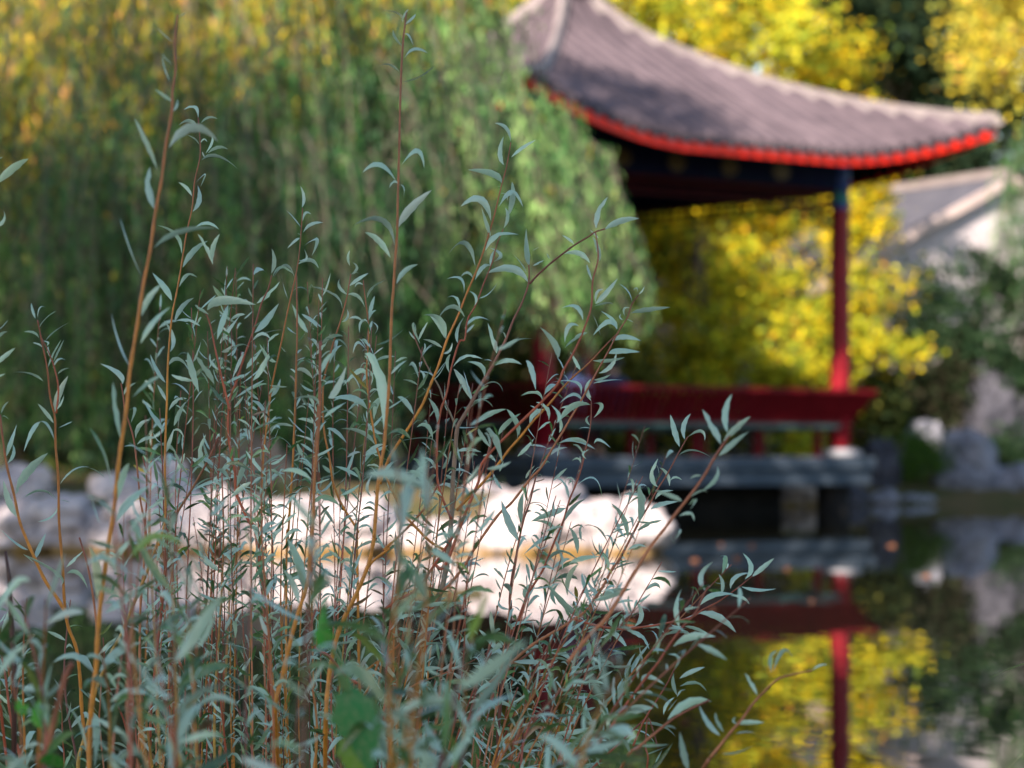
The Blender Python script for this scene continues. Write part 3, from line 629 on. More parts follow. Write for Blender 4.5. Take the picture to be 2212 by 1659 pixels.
def build_trees():
    big_willow()
    ys = 'yellow autumn trees behind the pavilion'
    def yl(*a, **k): tree(*a, group=ys, **k)
    yl('yellow_tree', 'bright yellow autumn tree whose full crown rises above the middle of the roof', 4.7, 62.5, 13.2, 2.65, 2.2, 4.8, YMX, 34000, .12, 100, .36, 21)
    yl('yellow_tree', 'yellow tree seen between the red columns under the roof', 3.4, 54.5, 7.2, 2.1, 1.8, 3.2, YMX, 21000, .11, 70, .36, 22)
    yl('yellow_tree', 'bright yellow tree just right of the right hand red column under the eave', 6.15, 54.0, 6.3, .62, 1.2, 3.0, YMX, 12000, .11, 60, .26, 23)
    yl('yellow_tree', 'yellow green tree behind the left of the pavilion opening', 1.1, 55.5, 8.4, 2.3, 1.8, 3.8, YGR, 15000, .14, 70, .45, 24)
    yl('yellow_tree', 'tall yellow green tree above the left end of the roof', 2.0, 60.0, 13.0, 3.2, 2.4, 5.0, YGR, 11000, .2, 80, .5, 25)
    yl('yellow_tree', 'low bushy yellow tree filling the space behind the bench', 4.6, 52.6, 3.7, 2.3, 1.1, 1.55, YGD, 10000, .12, 60, .24, 26, trunk_r=.08)
    yl('yellow_tree', 'golden orange tree at the upper right corner behind the house', 11.6, 62.0, 13.4, 2.2, 2.0, 2.9, GLD, 15000, .16, 70, .5, 27)
    bg = 'dense background trees'
    def dk(label, x, y, h, rx, rz, pal, n, seed): tree('tall_tree', label, x, y, h, rx, rx*.8, rz, pal, n, .24, 80, .6, seed, group=bg, trunk_r=.24)
    dk('dark evergreen tree right of the yellow crown above the roof end', 8.7, 66.5, 13.6, 1.5, 5.4, DRK, 19000, 31)
    dk('dark olive tree behind the golden tree at the far right', 13.6, 74.0, 15.0, 4.2, 6.8, OLV, 20000, 32)
    dk('dark green tree standing behind the yellow crown', 5.0, 70.0, 15.5, 3.6, 6.8, OLV, 12000, 33)
    dk('olive tree behind the pavilion roof peak', -.5, 68.0, 15.0, 3.6, 6.6, OLV, 12000, 34)
    dk('dark green tree deep behind the weeping willow', -4.6, 52.0, 12.0, 3.4, 5.4, DRK, 13000, 35)
    dk('golden brown tree above the weeping willow at upper left', -5.6, 44.0, 9.6, 2.6, 3.0, GLD, 13000, 36)
    dk('golden olive tree behind the top of the weeping willow', -2.4, 47.0, 10.4, 2.5, 3.0, GLD, 12000, 37)
    dk('dark tree at the far left behind the weeping willow', -9.4, 50.0, 12.0, 3.4, 5.6, OLV, 10000, 38)
    dk('dim green tree behind the yellow trees on the left', -3.4, 62.0, 13.0, 3.4, 6.2, DRK, 11000, 39)
    dk('dark broad tree close behind the weeping willow trunk', -3.7, 36.2, 7.4, 2.5, 3.5, DRK, 13000, 41)
    dk('dark bushy tree at the left behind the shaded rocks', -6.2, 36.5, 7.4, 2.6, 3.5, DRK, 13000, 42)
    dk('dark leafy tree beyond the left end of the pavilion', -3.8, 47.5, 7.0, 2.8, 3.3, DRK, 12000, 43)
    dk('olive tree between the far left trees', -7.4, 60.0, 13.0, 3.4, 6.2, OLV, 11000, 44)
    dk('dark tree behind the white house roof', 10.2, 72.0, 11.0, 3.0, 5.0, DRK, 10000, 40)
    dk('tall olive tree furthest back at the upper right', 10.2, 82.0, 16.5, 4.4, 7.6, OLV, 20000, 45)
    # dark shrubs on the right bank
    sg = 'dark shrubs on the right bank'
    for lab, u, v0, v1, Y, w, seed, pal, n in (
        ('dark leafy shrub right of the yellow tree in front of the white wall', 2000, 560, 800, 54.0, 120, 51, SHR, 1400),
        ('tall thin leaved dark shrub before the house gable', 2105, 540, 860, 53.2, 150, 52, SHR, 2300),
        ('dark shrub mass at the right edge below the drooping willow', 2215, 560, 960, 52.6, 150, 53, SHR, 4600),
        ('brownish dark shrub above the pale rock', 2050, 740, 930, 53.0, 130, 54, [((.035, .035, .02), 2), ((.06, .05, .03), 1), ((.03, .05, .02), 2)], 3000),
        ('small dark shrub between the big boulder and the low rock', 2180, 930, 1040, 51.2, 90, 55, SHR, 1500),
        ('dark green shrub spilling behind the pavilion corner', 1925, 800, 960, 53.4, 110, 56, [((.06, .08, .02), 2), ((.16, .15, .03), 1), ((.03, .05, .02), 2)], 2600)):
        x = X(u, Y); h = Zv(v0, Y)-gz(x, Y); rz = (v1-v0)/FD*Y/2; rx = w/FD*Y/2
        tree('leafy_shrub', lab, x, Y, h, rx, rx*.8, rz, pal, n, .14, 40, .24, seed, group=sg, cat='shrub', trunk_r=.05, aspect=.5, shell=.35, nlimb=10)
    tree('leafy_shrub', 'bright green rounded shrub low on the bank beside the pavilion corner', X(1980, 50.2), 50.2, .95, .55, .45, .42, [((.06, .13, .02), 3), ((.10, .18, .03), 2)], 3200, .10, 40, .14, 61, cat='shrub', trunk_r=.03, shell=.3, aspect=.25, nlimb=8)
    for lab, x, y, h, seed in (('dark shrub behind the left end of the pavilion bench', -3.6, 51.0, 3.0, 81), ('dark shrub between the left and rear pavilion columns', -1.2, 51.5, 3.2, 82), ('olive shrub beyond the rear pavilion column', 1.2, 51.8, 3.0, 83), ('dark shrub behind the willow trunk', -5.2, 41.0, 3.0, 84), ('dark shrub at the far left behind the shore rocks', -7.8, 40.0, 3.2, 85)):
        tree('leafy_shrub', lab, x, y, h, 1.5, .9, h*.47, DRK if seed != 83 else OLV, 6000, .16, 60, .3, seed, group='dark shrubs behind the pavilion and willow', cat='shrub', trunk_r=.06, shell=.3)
    n = 26000; P = np.stack([RNG.uniform(-16, 8.2, n), RNG.uniform(52.6, 57.5, n), RNG.random(n)**1.2], 1)
    hh = np.array([1.5+.9*noise.noise((x*.6, y*.5, 2.2)) for x, y in P[:, :2]]); P[:, 2] = ground_z(P[:, 0], P[:, 1])+P[:, 2]*hh
    P = P[(P[:, 1] > 53.4)|(P[:, 0] < 5)]; V, F, CC = leaf_quads(P, .15, pick(DRK+[((.10, .12, .025), 1.5), ((.22, .20, .03), .6)], len(P)), .55)
    tag(link('undergrowth', mesh_np('undergrowth', V, F, CC), None, M['leaf_back']), 'low dark undergrowth behind the pavilion', 'undergrowth', kind='stuff')
    # unseen trees added on the near and left banks to shade shrubs, rocks and willow
    tree('shade_tree', 'unseen broad green tree added on the near bank for its shade', -4.6, -3.5, 10.2, 3.4, 3.4, 3.5, SHR, 20000, .24, 120, .6, 71, trunk_r=.22)
    tree('shade_tree', 'unseen tall green tree added on the left bank for its shade', -12.3, 13.6, 13.0, 2.2, 2.3, 3.7, SHR, 15000, .24, 100, .5, 72, trunk_r=.2)
# ------------------------------------------------------------------ white house on the right
def build_house():
    x, y = X(2176, 57.5), 57.5; z0 = gz(x, y)-.1
    H = empty('white_house', (x, y, z0), 'white gabled house with grey roof half hidden by trees at the right', 'house', None, R(26))
    # local: +x along the gable wall, -y outward from the gable, ridge runs to +y
    ap = Zv(388, 57.5)-z0; ev = ap-2.15; hw = 4.6; L = 9
    mb = MB(); V = [(-hw+.35, 0, 0), (hw-.35, 0, 0), (hw-.35, 0, ev-.1), (0, 0, ap-.12), (-hw+.35, 0, ev-.1)]
    V += [(a, L, c) for a, b, c in V]; mb.add(V, [(0, 1, 2, 3, 4), (9, 8, 7, 6, 5), (0, 5, 6, 1), (1, 6, 7, 2), (4, 9, 5, 0)]); mb.build('wall', M['wall'], H)
    mb = MB()
    for s in (-1, 1):
        n = 46
        for i in range(n):
            y0 = -.10+(L+.2)*i/n; y1 = y0+(L+.5)/n*.62
            a0 = Vector((0, y0, ap)); a1 = Vector((s*hw, y0, ev-.18)); mb.bar(a0+Vector((0, .1, .05)), a1+Vector((0, .1, .05)), .13, .08)
        mb.add([(0, -.12, ap-.02), (s*hw, -.12, ev-.2), (s*hw, L+.3, ev-.2), (0, L+.3, ap-.02), (0, -.12, ap+.08), (s*hw, -.12, ev-.1), (s*hw, L+.3, ev-.1), (0, L+.3, ap+.08)], [(0, 1, 2, 3), (7, 6, 5, 4), (0, 4, 5, 1), (1, 5, 6, 2), (2, 6, 7, 3)])
    rf = mb.build('roof', M['house_tile'], H)
    mb = MB(); mb.bar((0, -.15, ap+.14), (0, L+.35, ap+.14), .24, .16); mb.build('roof_ridge', M['ridge'], rf)
    for s in (-1, 1):
        mb = MB(); mb.bar((0, -.16, ap-.0), (s*hw, -.16, ev-.17), .07, .17); mb.build('gable_trim', M['trim'], H)
    for wx in (-2.0, 2.0):
        mb = MB(); mb.box((wx, -.03, 2.0), (.5, 0, 0), (0, .05, 0), (0, 0, .6)); w = mb.build('window', M['dark_red'], H)
        mb = MB(); mb.box((wx, -.07, 2.0), (.42, 0, 0), (0, .02, 0), (0, 0, .52)); mb.build('pane', M['pier'], w)
    # low white garden wall on the bank
    mb = MB(); a = Vector((X(1935, 56.2), 56.2, 0)); b = Vector((X(2420, 55.2), 55.2, 0)); za = gz(a.x, a.y)-.1; a.z = b.z = za
    W = empty('garden_wall', tuple(a), 'white plastered garden wall behind the dark shrubs', 'wall'); d = b-a
    mb.bar(Vector((0, 0, 1.25)), d+Vector((0, 0, 1.25)), .24, 2.5); mb.build('wall_body', M['wall'], W)
    mb = MB(); mb.bar(Vector((0, 0, 2.56)), d+Vector((0, 0, 2.56)), .42, .1); mb.build('coping', M['tile'], W)
# ------------------------------------------------------------------ willow shoots in front (traced shoots at their own distance and size)
TILE = {0: (0, 0, .8318), 1: (0, 250, .5), 2: (900, 400, .5), 3: (1700, 700, .5), 4: (0, 1050, .5), 5: (900, 1150, .5), 6: (1700, 1400, .5), 7: (0, 1931, .5), 8: (900, 1931, .5), 9: (1800, 1931, .5)}
FS = FD*3680/2212; CXS = 1840; HZS = HZ*3680/2212
def W(sx, sy, d): return Vector(((sx-CXS)/FS*d, d, CAMZ-(sy-HZS)/FS*d))
def parse(s):
    out = []; t = None
    for w in s.split():
        if w.endswith(':'): t = TILE[int(w[:-1])]; continue
        x, y = w.split(','); out.append((t[0]+float(x)*t[2], t[1]+float(y)*t[2]))
    return out
FR = random.Random(21)
class Leaves:
    def __init__(s): s.v = []; s.f = []; s.c = []
    def add(s, b, m, t, wmax, side, col, n=8, ovate=False, curl=.25, fold=.3):
        """one blade: midrib b-m-t, half width wmax along SIDE, folded a little along the midrib"""
        c = m*2-(b+t)*.5; o = len(s.v); ph = FR.uniform(0, 6); r = FR.random()
        tw = FR.uniform(-1.1, 1.1)
        for i in range(n+1):
            f = i/n; p = b*(1-f)**2+c*2*f*(1-f)+t*f*f
            d = (b*-(1-f)+c*(1-2*f)+t*f).normalized()
            sd = (side-d*side.dot(d))
            sd = sd.normalized() if sd.length > 1e-6 else d.orthogonal().normalized()
            nn = sd.cross(d); a = tw*f; sd = sd*math.cos(a)+nn*math.sin(a); nn = sd.cross(d)
            g = max(0, (f-.06)/.94)
            w = (g**.62*(1-g)**.85*1.72 if not ovate else math.sin(math.pi*g**.62)**.8) if g > 0 else .02
            if i == n: w = .0
            k = wmax*max(w, .035 if i < n else .0)
            e1 = 1+.10*math.sin(f*23+ph)-(.55 if r < .2 and .5 < f < .75 else 0); e2 = 1+.10*math.sin(f*27+ph*2)
            z = nn*(k*fold)
            s.v += [p-sd*k*e1+z, p, p+sd*k*e2+z]; s.c += [col]*3
        for i in range(n):
            a = o+3*i; s.f += [(a, a+1, a+4, a+3), (a+1, a+2, a+5, a+4)]
    def build(s, name, mat, parent, off):
        if not s.f: return None
        return link(name, mesh_np(name, np.array([tuple(Vector(p)-off) for p in s.v]), np.array(s.f), np.array(s.c), smooth=True), parent, mat)
LP = [((.055, .155, .045), 3), ((.09, .20, .075), 3), ((.17, .29, .16), 1.6), ((.03, .11, .025), 3), ((.16, .25, .04), .6), ((.38, .30, .06), .18), ((.20, .12, .07), .2)]
def lcol():
    ws = [w for c, w in LP]; c = FR.choices([c for c, w in LP], ws)[0]; k = FR.uniform(.5, 1.55); return tuple(x*k for x in c)
BARK = {'o': (.66, .25, .035), 'r': (.46, .10, .045), 'd': (.16, .05, .035), 'y': (.55, .31, .06), 'g': (.30, .22, .15), 'p': (.55, .20, .09)}
VD = Vector((0, 1, 0))
def smooth_line(P, per=5):
    """Catmull-Rom through the points"""
    if len(P) < 3: return [P[0].lerp(P[-1], i/6) for i in range(7)]
    out = []
    for i in range(len(P)-1):
        a, b, c, d = P[max(i-1, 0)], P[i], P[i+1], P[min(i+2, len(P)-1)]
        for k in range(per):
            t = k/per; out.append(.5*((2*b)+(c-a)*t+(2*a-5*b+4*c-d)*t*t+(3*b-a-3*c+d)*t**3))
    out.append(P[-1]); return out
def auto_leaf(L, p, T, d, scale=1.0, kind='n'):
    az = FR.uniform(0, 6.283); x = T.orthogonal().normalized(); y = T.cross(x); o = x*math.cos(az)+y*math.sin(az)
    a = R(FR.uniform(28, 70)); dr = T*math.cos(a)+o*math.sin(a); ln = FR.uniform(.018, .046)*scale
    cv = FR.choice((-1, 1))*FR.uniform(.0, .6); bend = (T if FR.random() < .35 else -T)*abs(cv)
    m = p+dr*ln*.52+bend*ln*-.12; t = p+dr*ln+bend*ln*.45+Vector((0, 0, -.12*ln))
    side = dr.cross(o.lerp(Vector((FR.uniform(-1, 1), FR.uniform(-1, 1), FR.uniform(-.3, 1))), .6))
    if side.length < 1e-5: side = x
    L.add(p, m, t, ln*FR.uniform(.085, .145), side.normalized(), lcol())
def shoot(parent, off, pts, d, r0, r1, bark, leaves='', auto=None, root=None, lean=0., label=None, lscale=1.0):
    """pts: tip first.  d: distance of the shoot.  auto: (first row, spacing m) for extra leaves below that row"""
    S = parse(pts) if isinstance(pts, str) else pts
    n = len(S); P = [W(x, y, d+lean*(i/(n-1))) for i, (x, y) in enumerate(S)]
    if root is not None:
        last = P[-1]; rt = Vector(root); rt.x += (last.x-rt.x)*.55; rt.y += FR.uniform(-.05, .05)
        if last.z > rt.z+.05:
            P.append(last.lerp(rt, .45)+(last-P[-2]).normalized()*.03); P.append(rt)
    line = smooth_line(P); m = len(line)
    rad = [.8*(r1+(r0-r1)*(i/(m-1))**.8)*(1+.10*math.sin(i*1.9)) for i in range(m)]
    mb = MB(); mb.tube([p-off for p in line], rad, 7)
    c = np.array(BARK[bark]); tipc = np.array((.26, .075, .05)); nv = len(mb.v); f = np.clip(np.repeat(np.linspace(0, 1, m), 7)*1.6, 0, 1)[:, None]
    cols = np.ones((nv, 3))*c; cols[:len(f)] = tipc*(1-f)+c*f
    st = mb.build('stem', M['bark_fore'], parent, smooth=True, col=cols)
    if label: st['label'] = label
    L = Leaves(); ymax = 0
    for ln in leaves.split(';'):
        w = ln.split()
        if not w: continue
        t = TILE[int(w[0])]; q = []
        for k in w[1:4]:
            x, y = k.split(','); q.append((t[0]+float(x)*t[2], t[1]+float(y)*t[2]))
        kd = w[4] if len(w) > 4 else 'n'; ymax = max(ymax, q[0][1])
        # depth of the shoot where the leaf leaves it
        bd = min(line, key=lambda p: (p.x/p.y-(q[0][0]-CXS)/FS)**2+((CAMZ-p.z)/p.y-(q[0][1]-HZS)/FS)**2).y
        ln2 = math.hypot(q[2][0]-q[0][0], q[2][1]-q[0][1])/FS*bd; dz = FR.uniform(-.5, .5)*ln2
        b = W(*q[0], bd); mm = W(*q[1], bd+dz*.5); tt = W(*q[2], bd+dz)
        ip = (tt-b).cross(VD).normalized(); rl = R(FR.choice((-1, 1))*{'n': FR.uniform(25, 60), 'f': FR.uniform(0, 25), 't': FR.uniform(60, 80)}[kd])
        arc = (mm-b).length+(tt-mm).length
        L.add(b, mm, tt, arc*{'n': .11, 'f': .13, 't': .10}[kd], ip*math.cos(rl)+VD*math.sin(rl), lcol(), 9)
    if auto is not None:
        y0, sp = auto
        if y0 is None: y0 = ymax+40
        acc = 0; nxt = sp
        for i in range(1, m):
            acc += (line[i]-line[i-1]).length
            while acc > nxt:
                p = line[i].lerp(line[i-1], (acc-nxt)/max((line[i]-line[i-1]).length, 1e-6)); nxt += sp*FR.uniform(.6, 1.5)
                if (CAMZ-p.z)/p.y*FS+HZS >= y0 and p.z > .34: auto_leaf(L, p, (line[i-1]-line[i]).normalized(), p.y, lscale)
    L.build('foliage', M['leaf_fore'], st, off)
    return line
def filler(parent, off, x0, ytop, d, root, bend, r, bark, sp=.016, lscale=1.0):
    """an untraced shoot inside the thicket: base under the frame, tip at row ytop"""
    yb = 2860; n = 6; S = []
    k1 = FR.uniform(-25, 25); k2 = FR.uniform(0, 6)
    for i in range(n+1):
        f = i/n; S.append((x0+bend*(1-f)**1.3+k1*math.sin(f*5+k2), ytop+(yb-ytop)*f))
    return shoot(parent, off, S, d, r, r*.35, bark, auto=(ytop, sp), root=root, lean=FR.uniform(-.1, .1), lscale=lscale)
def build_foreground():
    GB = .27
    def shrub(sx, d, label):
        x = (sx-CXS)/FS*d; z = gz(x, d)-.02; o = empty('willow_shrub', (x, d, z), label, 'shrub', 'willow shrubs on the near bank'); return o, Vector((x, d, z))
    # ---- A: left edge
    o, A = shrub(240, 3.65, 'willow shrub at the left edge with two orange shoots forking below the rocks')
    shoot(o, A, '4: 270,200 300,350 340,550 360,750 395,900 400,1100 420,1350 425,1650 7: 450,200 465,480 490,640 550,800 575,1000 590,1250 620,1500 640,1650', 3.6, .0034, .0010, 'o',
      '4 255,190 235,130 225,75 f;4 270,180 285,110 330,110;4 280,260 330,190 405,135 t;4 330,345 400,280 500,215 t;4 345,540 380,460 440,340 t;4 310,640 220,590 90,575;4 395,860 420,740 490,600 f;4 385,940 330,870 270,800 f;4 400,1090 350,960 290,930 t;4 290,930 225,1000 170,1150 f;4 420,975 470,950 520,930 t;4 430,1380 530,1270 650,1260;4 640,1265 700,1290 760,1340 t;4 280,330 240,290 170,285;4 310,400 270,370 235,365;7 465,250 420,280 365,210 t;7 475,215 540,150 600,95 f;7 480,260 560,260 630,370 f;7 440,340 400,260 165,120 t;4 410,1500 300,1430 170,1480 t;4 420,1500 380,1600 270,1650 t', (2600, .02), A, .05)
    shoot(o, A, '4: 300,330 370,480 410,620 420,720 405,870', 3.58, .0017, .0008, 'r', '4 380,545 420,480 475,490 f;4 415,590 450,560 500,545;4 370,480 345,420 350,390 f;4 385,500 420,430 460,340 t;4 400,850 440,790 460,730 f;4 330,390 345,360 300,350 f')
    shoot(o, A, '4: 0,880 20,1050 50,1250 100,1450 140,1640 7: 185,0 250,150 330,320 420,450 490,580', 3.62, .0030, .0015, 'o', '4 10,870 30,820 65,785;4 45,1180 80,1060 120,950 f;4 55,1230 100,1160 90,1090 f;4 115,1420 200,1290 345,1155 f;4 130,1620 60,1500 25,1350 f;7 255,150 280,80 330,-30 f;7 240,180 205,150 165,120;7 200,90 120,40 0,-60;4 20,900 30,890 65,915;4 100,1450 130,1420 125,1370 f')
    shoot(o, A, '7: -40,640 0,800 40,1000 70,1250 110,1450 160,1650', 3.5, .0030, .0012, 'r', '7 0,470 60,390 145,330 f;7 0,720 40,610 60,520 f;7 50,600 80,570 125,530;7 80,830 130,780 215,725;7 60,1080 130,990 270,935;7 50,1080 90,1000 100,930 f;7 85,1180 100,1100 110,1060 f;7 70,1200 30,1170 -40,1090;7 110,1160 130,1130 145,1115', (2300, .013), A, lscale=1.1)
    shoot(o, A, '7: 405,1080 440,1220 450,1450 460,1650', 3.85, .0016, .0007, 'r', '7 440,1250 420,1180 380,1150;7 430,1250 400,1210 360,1250;7 450,1330 490,1290 510,1180;7 330,1400 350,1370 385,1380', (2300, .016), A, lscale=.7)
    shoot(o, A, '7: 520,900 470,1000 420,1180 380,1350 330,1560 300,1680', 2.6, .0042, .003, 'p', '', None, A)
    shoot(o, A, '7: 570,0 610,130 640,250 680,500 700,750 690,950 650,1250', 3.55, .0022, .0014, 'p', '4 510,1520 470,1500 440,1495 t', (2200, .03), A)
    shoot(o, A, '1: -90,300 -60,560 -40,820 -60,1100 -70,1500 4: -70,350 -80,900 7: -60,500', 3.5, .0026, .0010, 'r', '1 -40,830 80,720 206,640 f;1 -50,640 -10,640 20,625 f;1 -60,1140 20,1090 25,1010 f;4 -60,390 0,310 55,285 f;4 -60,300 10,250 60,195 t;4 -70,540 20,470 110,400;4 -70,640 -20,610 40,585', (2100, .03), A)
    # ---- B: tall near wand
    o, B = shrub(300, 2.95, 'tall thick orange willow wand with broad soft leaves nearest to the camera')
    shoot(o, B, '0: 768,62 755,180 1: 1262,0 1240,150 1235,300 1190,560 1160,800 1115,1040 1080,1300 1030,1550 4: 985,250 935,560 910,830 880,1030 850,1250 820,1550 7: 760,200 720,500 700,750 690,950 660,1200 640,1650', 3.0, .0036, .0012, 'o',
      '1 1215,560 1380,420 1570,520 f;1 1130,720 1060,560 965,345 t;1 1115,1010 1070,850 1080,700 f;1 1240,230 1180,190 1110,140 f;1 1240,300 1270,260 1275,215 f;1 1110,1280 1300,1170 1560,1140 n;1 1015,1480 920,1270 860,1060 t;4 1020,170 1070,40 1165,-60 f;4 1010,370 1090,220 1225,105 f;4 940,545 860,360 800,150 t;4 870,1060 840,850 810,640 t;4 955,755 1060,660 1165,595 t;4 840,1500 880,1330 930,1230 f;4 835,1655 930,1500 1075,1390 f;4 800,1390 740,1160 640,970 t;4 720,1660 690,1580 650,1450 t;7 795,190 870,90 960,-10 f;7 700,440 690,230 640,60 f;7 755,545 900,440 1060,330 f;7 715,970 840,830 1015,755 f;7 690,1000 550,850 380,900 n;7 660,1260 700,1400 680,1660 f;7 620,1540 560,1330 450,1180 n;7 740,1300 870,1180 980,1100 n;0 745,180 700,140 655,100 t;0 770,75 790,62 805,55 t;0 750,280 715,250 705,230 t;0 735,350 715,300 700,240 t;0 758,260 775,245 800,240 t', None, B)
    # ---- C: centre left
    o, C = shrub(620, 3.75, 'slender willow shrub left of centre with small curled leaves along upright orange shoots')
    shoot(o, C, '1: 1425,345 1440,600 1400,800 1380,1000 1340,1180 1300,1430 1270,1600 4: 1240,150 1220,330 1205,560 1200,800 1192,970 1186,1250 1190,1450 1185,1650 7: 1140,60', 3.75, .0021, .0008, 'o',
      '1 1425,345 1400,265 1318,290 f;1 1445,385 1500,345 1565,355;1 1420,430 1365,370 1285,400 f;1 1430,540 1400,500 1345,470;1 1440,530 1465,500 1490,520 f;1 1480,600 1525,500 1490,440 f;1 1495,600 1570,560 1640,575 f;1 1450,650 1560,625 1710,715;1 1405,815 1475,750 1440,845;1 1380,910 1340,850 1282,810 f;1 1385,1020 1435,930 1420,830 f;1 1385,1150 1480,1100 1575,1150;1 1305,1320 1260,1190 1130,1120;1 1315,1420 1390,1310 1495,1230 f;1 1290,1560 1345,1480 1418,1495 f;1 1235,1660 1180,1560 1095,1460 f;4 1255,215 1310,110 1395,40 f;4 1260,205 1350,200 1440,245;4 1220,430 1240,330 1175,200 f;4 1190,650 1130,560 1080,445;4 1205,535 1270,480 1350,540 f;4 1200,790 1165,720 1130,665 f;4 1215,850 1270,780 1345,765 f;4 1250,960 1285,880 1330,790 f;4 1175,1000 1110,890 1025,765;4 1190,1160 1215,1080 1250,980 f;4 1195,1330 1240,1290 1330,1260 t;4 1190,1480 1140,1500 1065,1570 f;4 1200,1440 1150,1400 1080,1360 t;1 1480,640 1460,610 1455,590 f', (2000, .03), None)
    shoot(o, C, '4: 1572,1035 1500,1200 1370,1430 1230,1650 7: 1150,0 1080,190 980,430 880,680 800,830 690,1100 620,1400 560,1700', 3.8, .0034, .0016, 'y', '4 1500,1200 1560,1180 1660,1170 t;4 1470,1240 1440,1150 1480,1020 f;4 1400,1400 1480,1350 1560,1330;4 1370,1440 1480,1370 1700,1325 t;4 1350,1460 1420,1450 1540,1440 t', (2350, .03), C)
    shoot(o, C, '4: 870,655 885,740 900,850 960,1050 990,1300 1010,1500 1040,1650 7: 1045,0 1030,250 1010,500 1005,800 1010,1150 1000,1500 1000,1700', 3.8, .0026, .0010, 'p', '4 880,660 850,580 718,512 f;4 890,740 915,690 980,650 f;4 975,1050 1000,960 1075,915 f;4 985,1095 1050,1050 1125,1050 f;4 925,850 970,840 940,940 f;4 975,1110 940,1100 890,1110;4 1050,1300 1090,1230 1160,1170 f;7 1010,560 1100,480 1245,340;7 1010,560 940,530 925,470 f', (2250, .022), C)
    shoot(o, C, '4: 1025,1180 1050,1300 1055,1500 1045,1660 7: 1075,130 1140,370 1200,620 1270,850 1340,1000 1390,1130', 3.7, .0024, .0010, 'r', '7 1150,390 1220,340 1280,320;7 1230,720 1290,690 1360,700 f;4 1055,1560 1110,1530 1175,1500', (2150, .02), C)
    shoot(o, C, '7: 1130,150 1120,500 1130,800 1150,1000 1170,1200 1210,1400 1240,1660', 3.9, .0022, .0008, 'p', '7 1125,180 1160,60 1200,0 f;7 1120,560 1090,520 1050,470 f;7 1130,700 1100,640 1060,560 t;7 1135,710 1190,640 1260,595 t;7 1020,980 1080,890 1170,870 f;7 1130,770 1160,700 1130,620 f;7 1145,660 1180,600 1210,630;7 800,410 830,330 880,255 f', (2200, .014), C, lscale=.75)
    shoot(o, C, '7: 740,720 750,860 735,950 720,1200 720,1400', 3.9, .0016, .0009, 'p', '7 740,860 790,780 870,720 t', (2350, .014), C, lscale=.8)
    shoot(o, C, '7: 1110,1020 1080,1220 1040,1400 1020,1600', 3.9, .0022, .0016, 'o', '', (2500, .02), C)
    # ---- D: centre
    o, D_ = shrub(1130, 3.7, 'dense willow shrub at the centre with a tall bare topped wand above finer shoots')
    shoot(o, D_, '0: 1757,45 1740,200 1730,400 2: 1070,250 1060,600 1055,850 1040,1080 1030,1250 1015,1450 5: 1000,400 985,620 970,800 960,920 935,1050 915,1200 905,1350 890,1550 8: 890,0 860,150 820,270 740,450 660,610 600,800 560,1050 540,1400', 3.42, .0036, .0012, 'o',
      '2 1085,385 1200,280 1250,410;2 1045,500 930,380 805,440;2 1070,525 1030,505 1000,550 f;2 1070,525 1105,550 1100,620;2 1065,830 1150,700 1305,565 f;2 1035,960 940,785 740,820;2 1005,1050 920,930 820,870 f;2 1050,1240 1110,1150 1205,1100 f;0 1740,100 1720,60 1650,45;0 1745,110 1780,80 1795,60;0 1742,150 1765,150 1785,195;0 1748,250 1790,210 1850,230;0 1725,310 1680,280 1635,285;0 1740,355 1820,330 1880,280 t;0 1735,90 1750,60 1765,40 f;0 1738,200 1705,160 1700,130;5 985,640 1060,590 1155,535;5 960,790 920,380 820,240 n;5 1000,400 1060,330 1125,290 f;5 870,1270 835,1200 880,1110 f;5 880,1420 780,1380 690,1270 t', (2150, .03), D_)
    shoot(o, D_, '2: 375,695 365,860 350,1030 335,1130 310,1250 280,1380 250,1520 225,1650 5: 180,350 150,500 120,750 95,950 80,1250 80,1450 75,1600 8: 90,200 130,450 140,700 150,900 160,1010', 3.75, .0022, .0008, 'o',
      '2 370,690 382,620 358,535 f;2 360,830 310,760 255,710;2 375,790 395,730 437,740 f;2 380,870 440,810 525,800;2 355,910 320,930 265,985 f;2 385,965 480,920 440,1040;2 345,1070 400,1060 385,990 f;2 340,1100 430,1070 490,1130 f;2 315,1190 250,1110 165,1200;2 270,1350 235,1240 220,1170 t;2 365,890 345,880 340,880;5 190,300 130,270 65,170;5 210,180 250,230 240,200;5 140,470 190,480 265,480;5 130,560 190,500 215,420 f;5 120,790 100,640 0,575 f;5 110,830 200,760 310,765;5 115,880 220,850 300,930;5 150,440 110,300 95,170 t;5 130,1030 190,1020 260,960;5 95,1200 130,1150 185,1130 f;5 85,1290 110,1150 240,1030;5 105,1600 170,1540 250,1480 f', (2050, .02), D_)
    shoot(o, D_, '2: 330,1180 335,1400 335,1650 5: 330,300 320,650 310,900 300,1100 285,1300 275,1500 260,1650', 3.85, .0020, .0012, 'o', '5 325,300 390,270 440,300;5 330,640 370,620 400,640 f;5 320,700 280,650 265,660 f;5 330,870 370,960 430,1000 f;5 300,1010 340,1000 350,960 f;5 290,1320 340,1340 410,1420 t;5 270,1340 200,1350 90,1440 t', (2000, .03), D_)
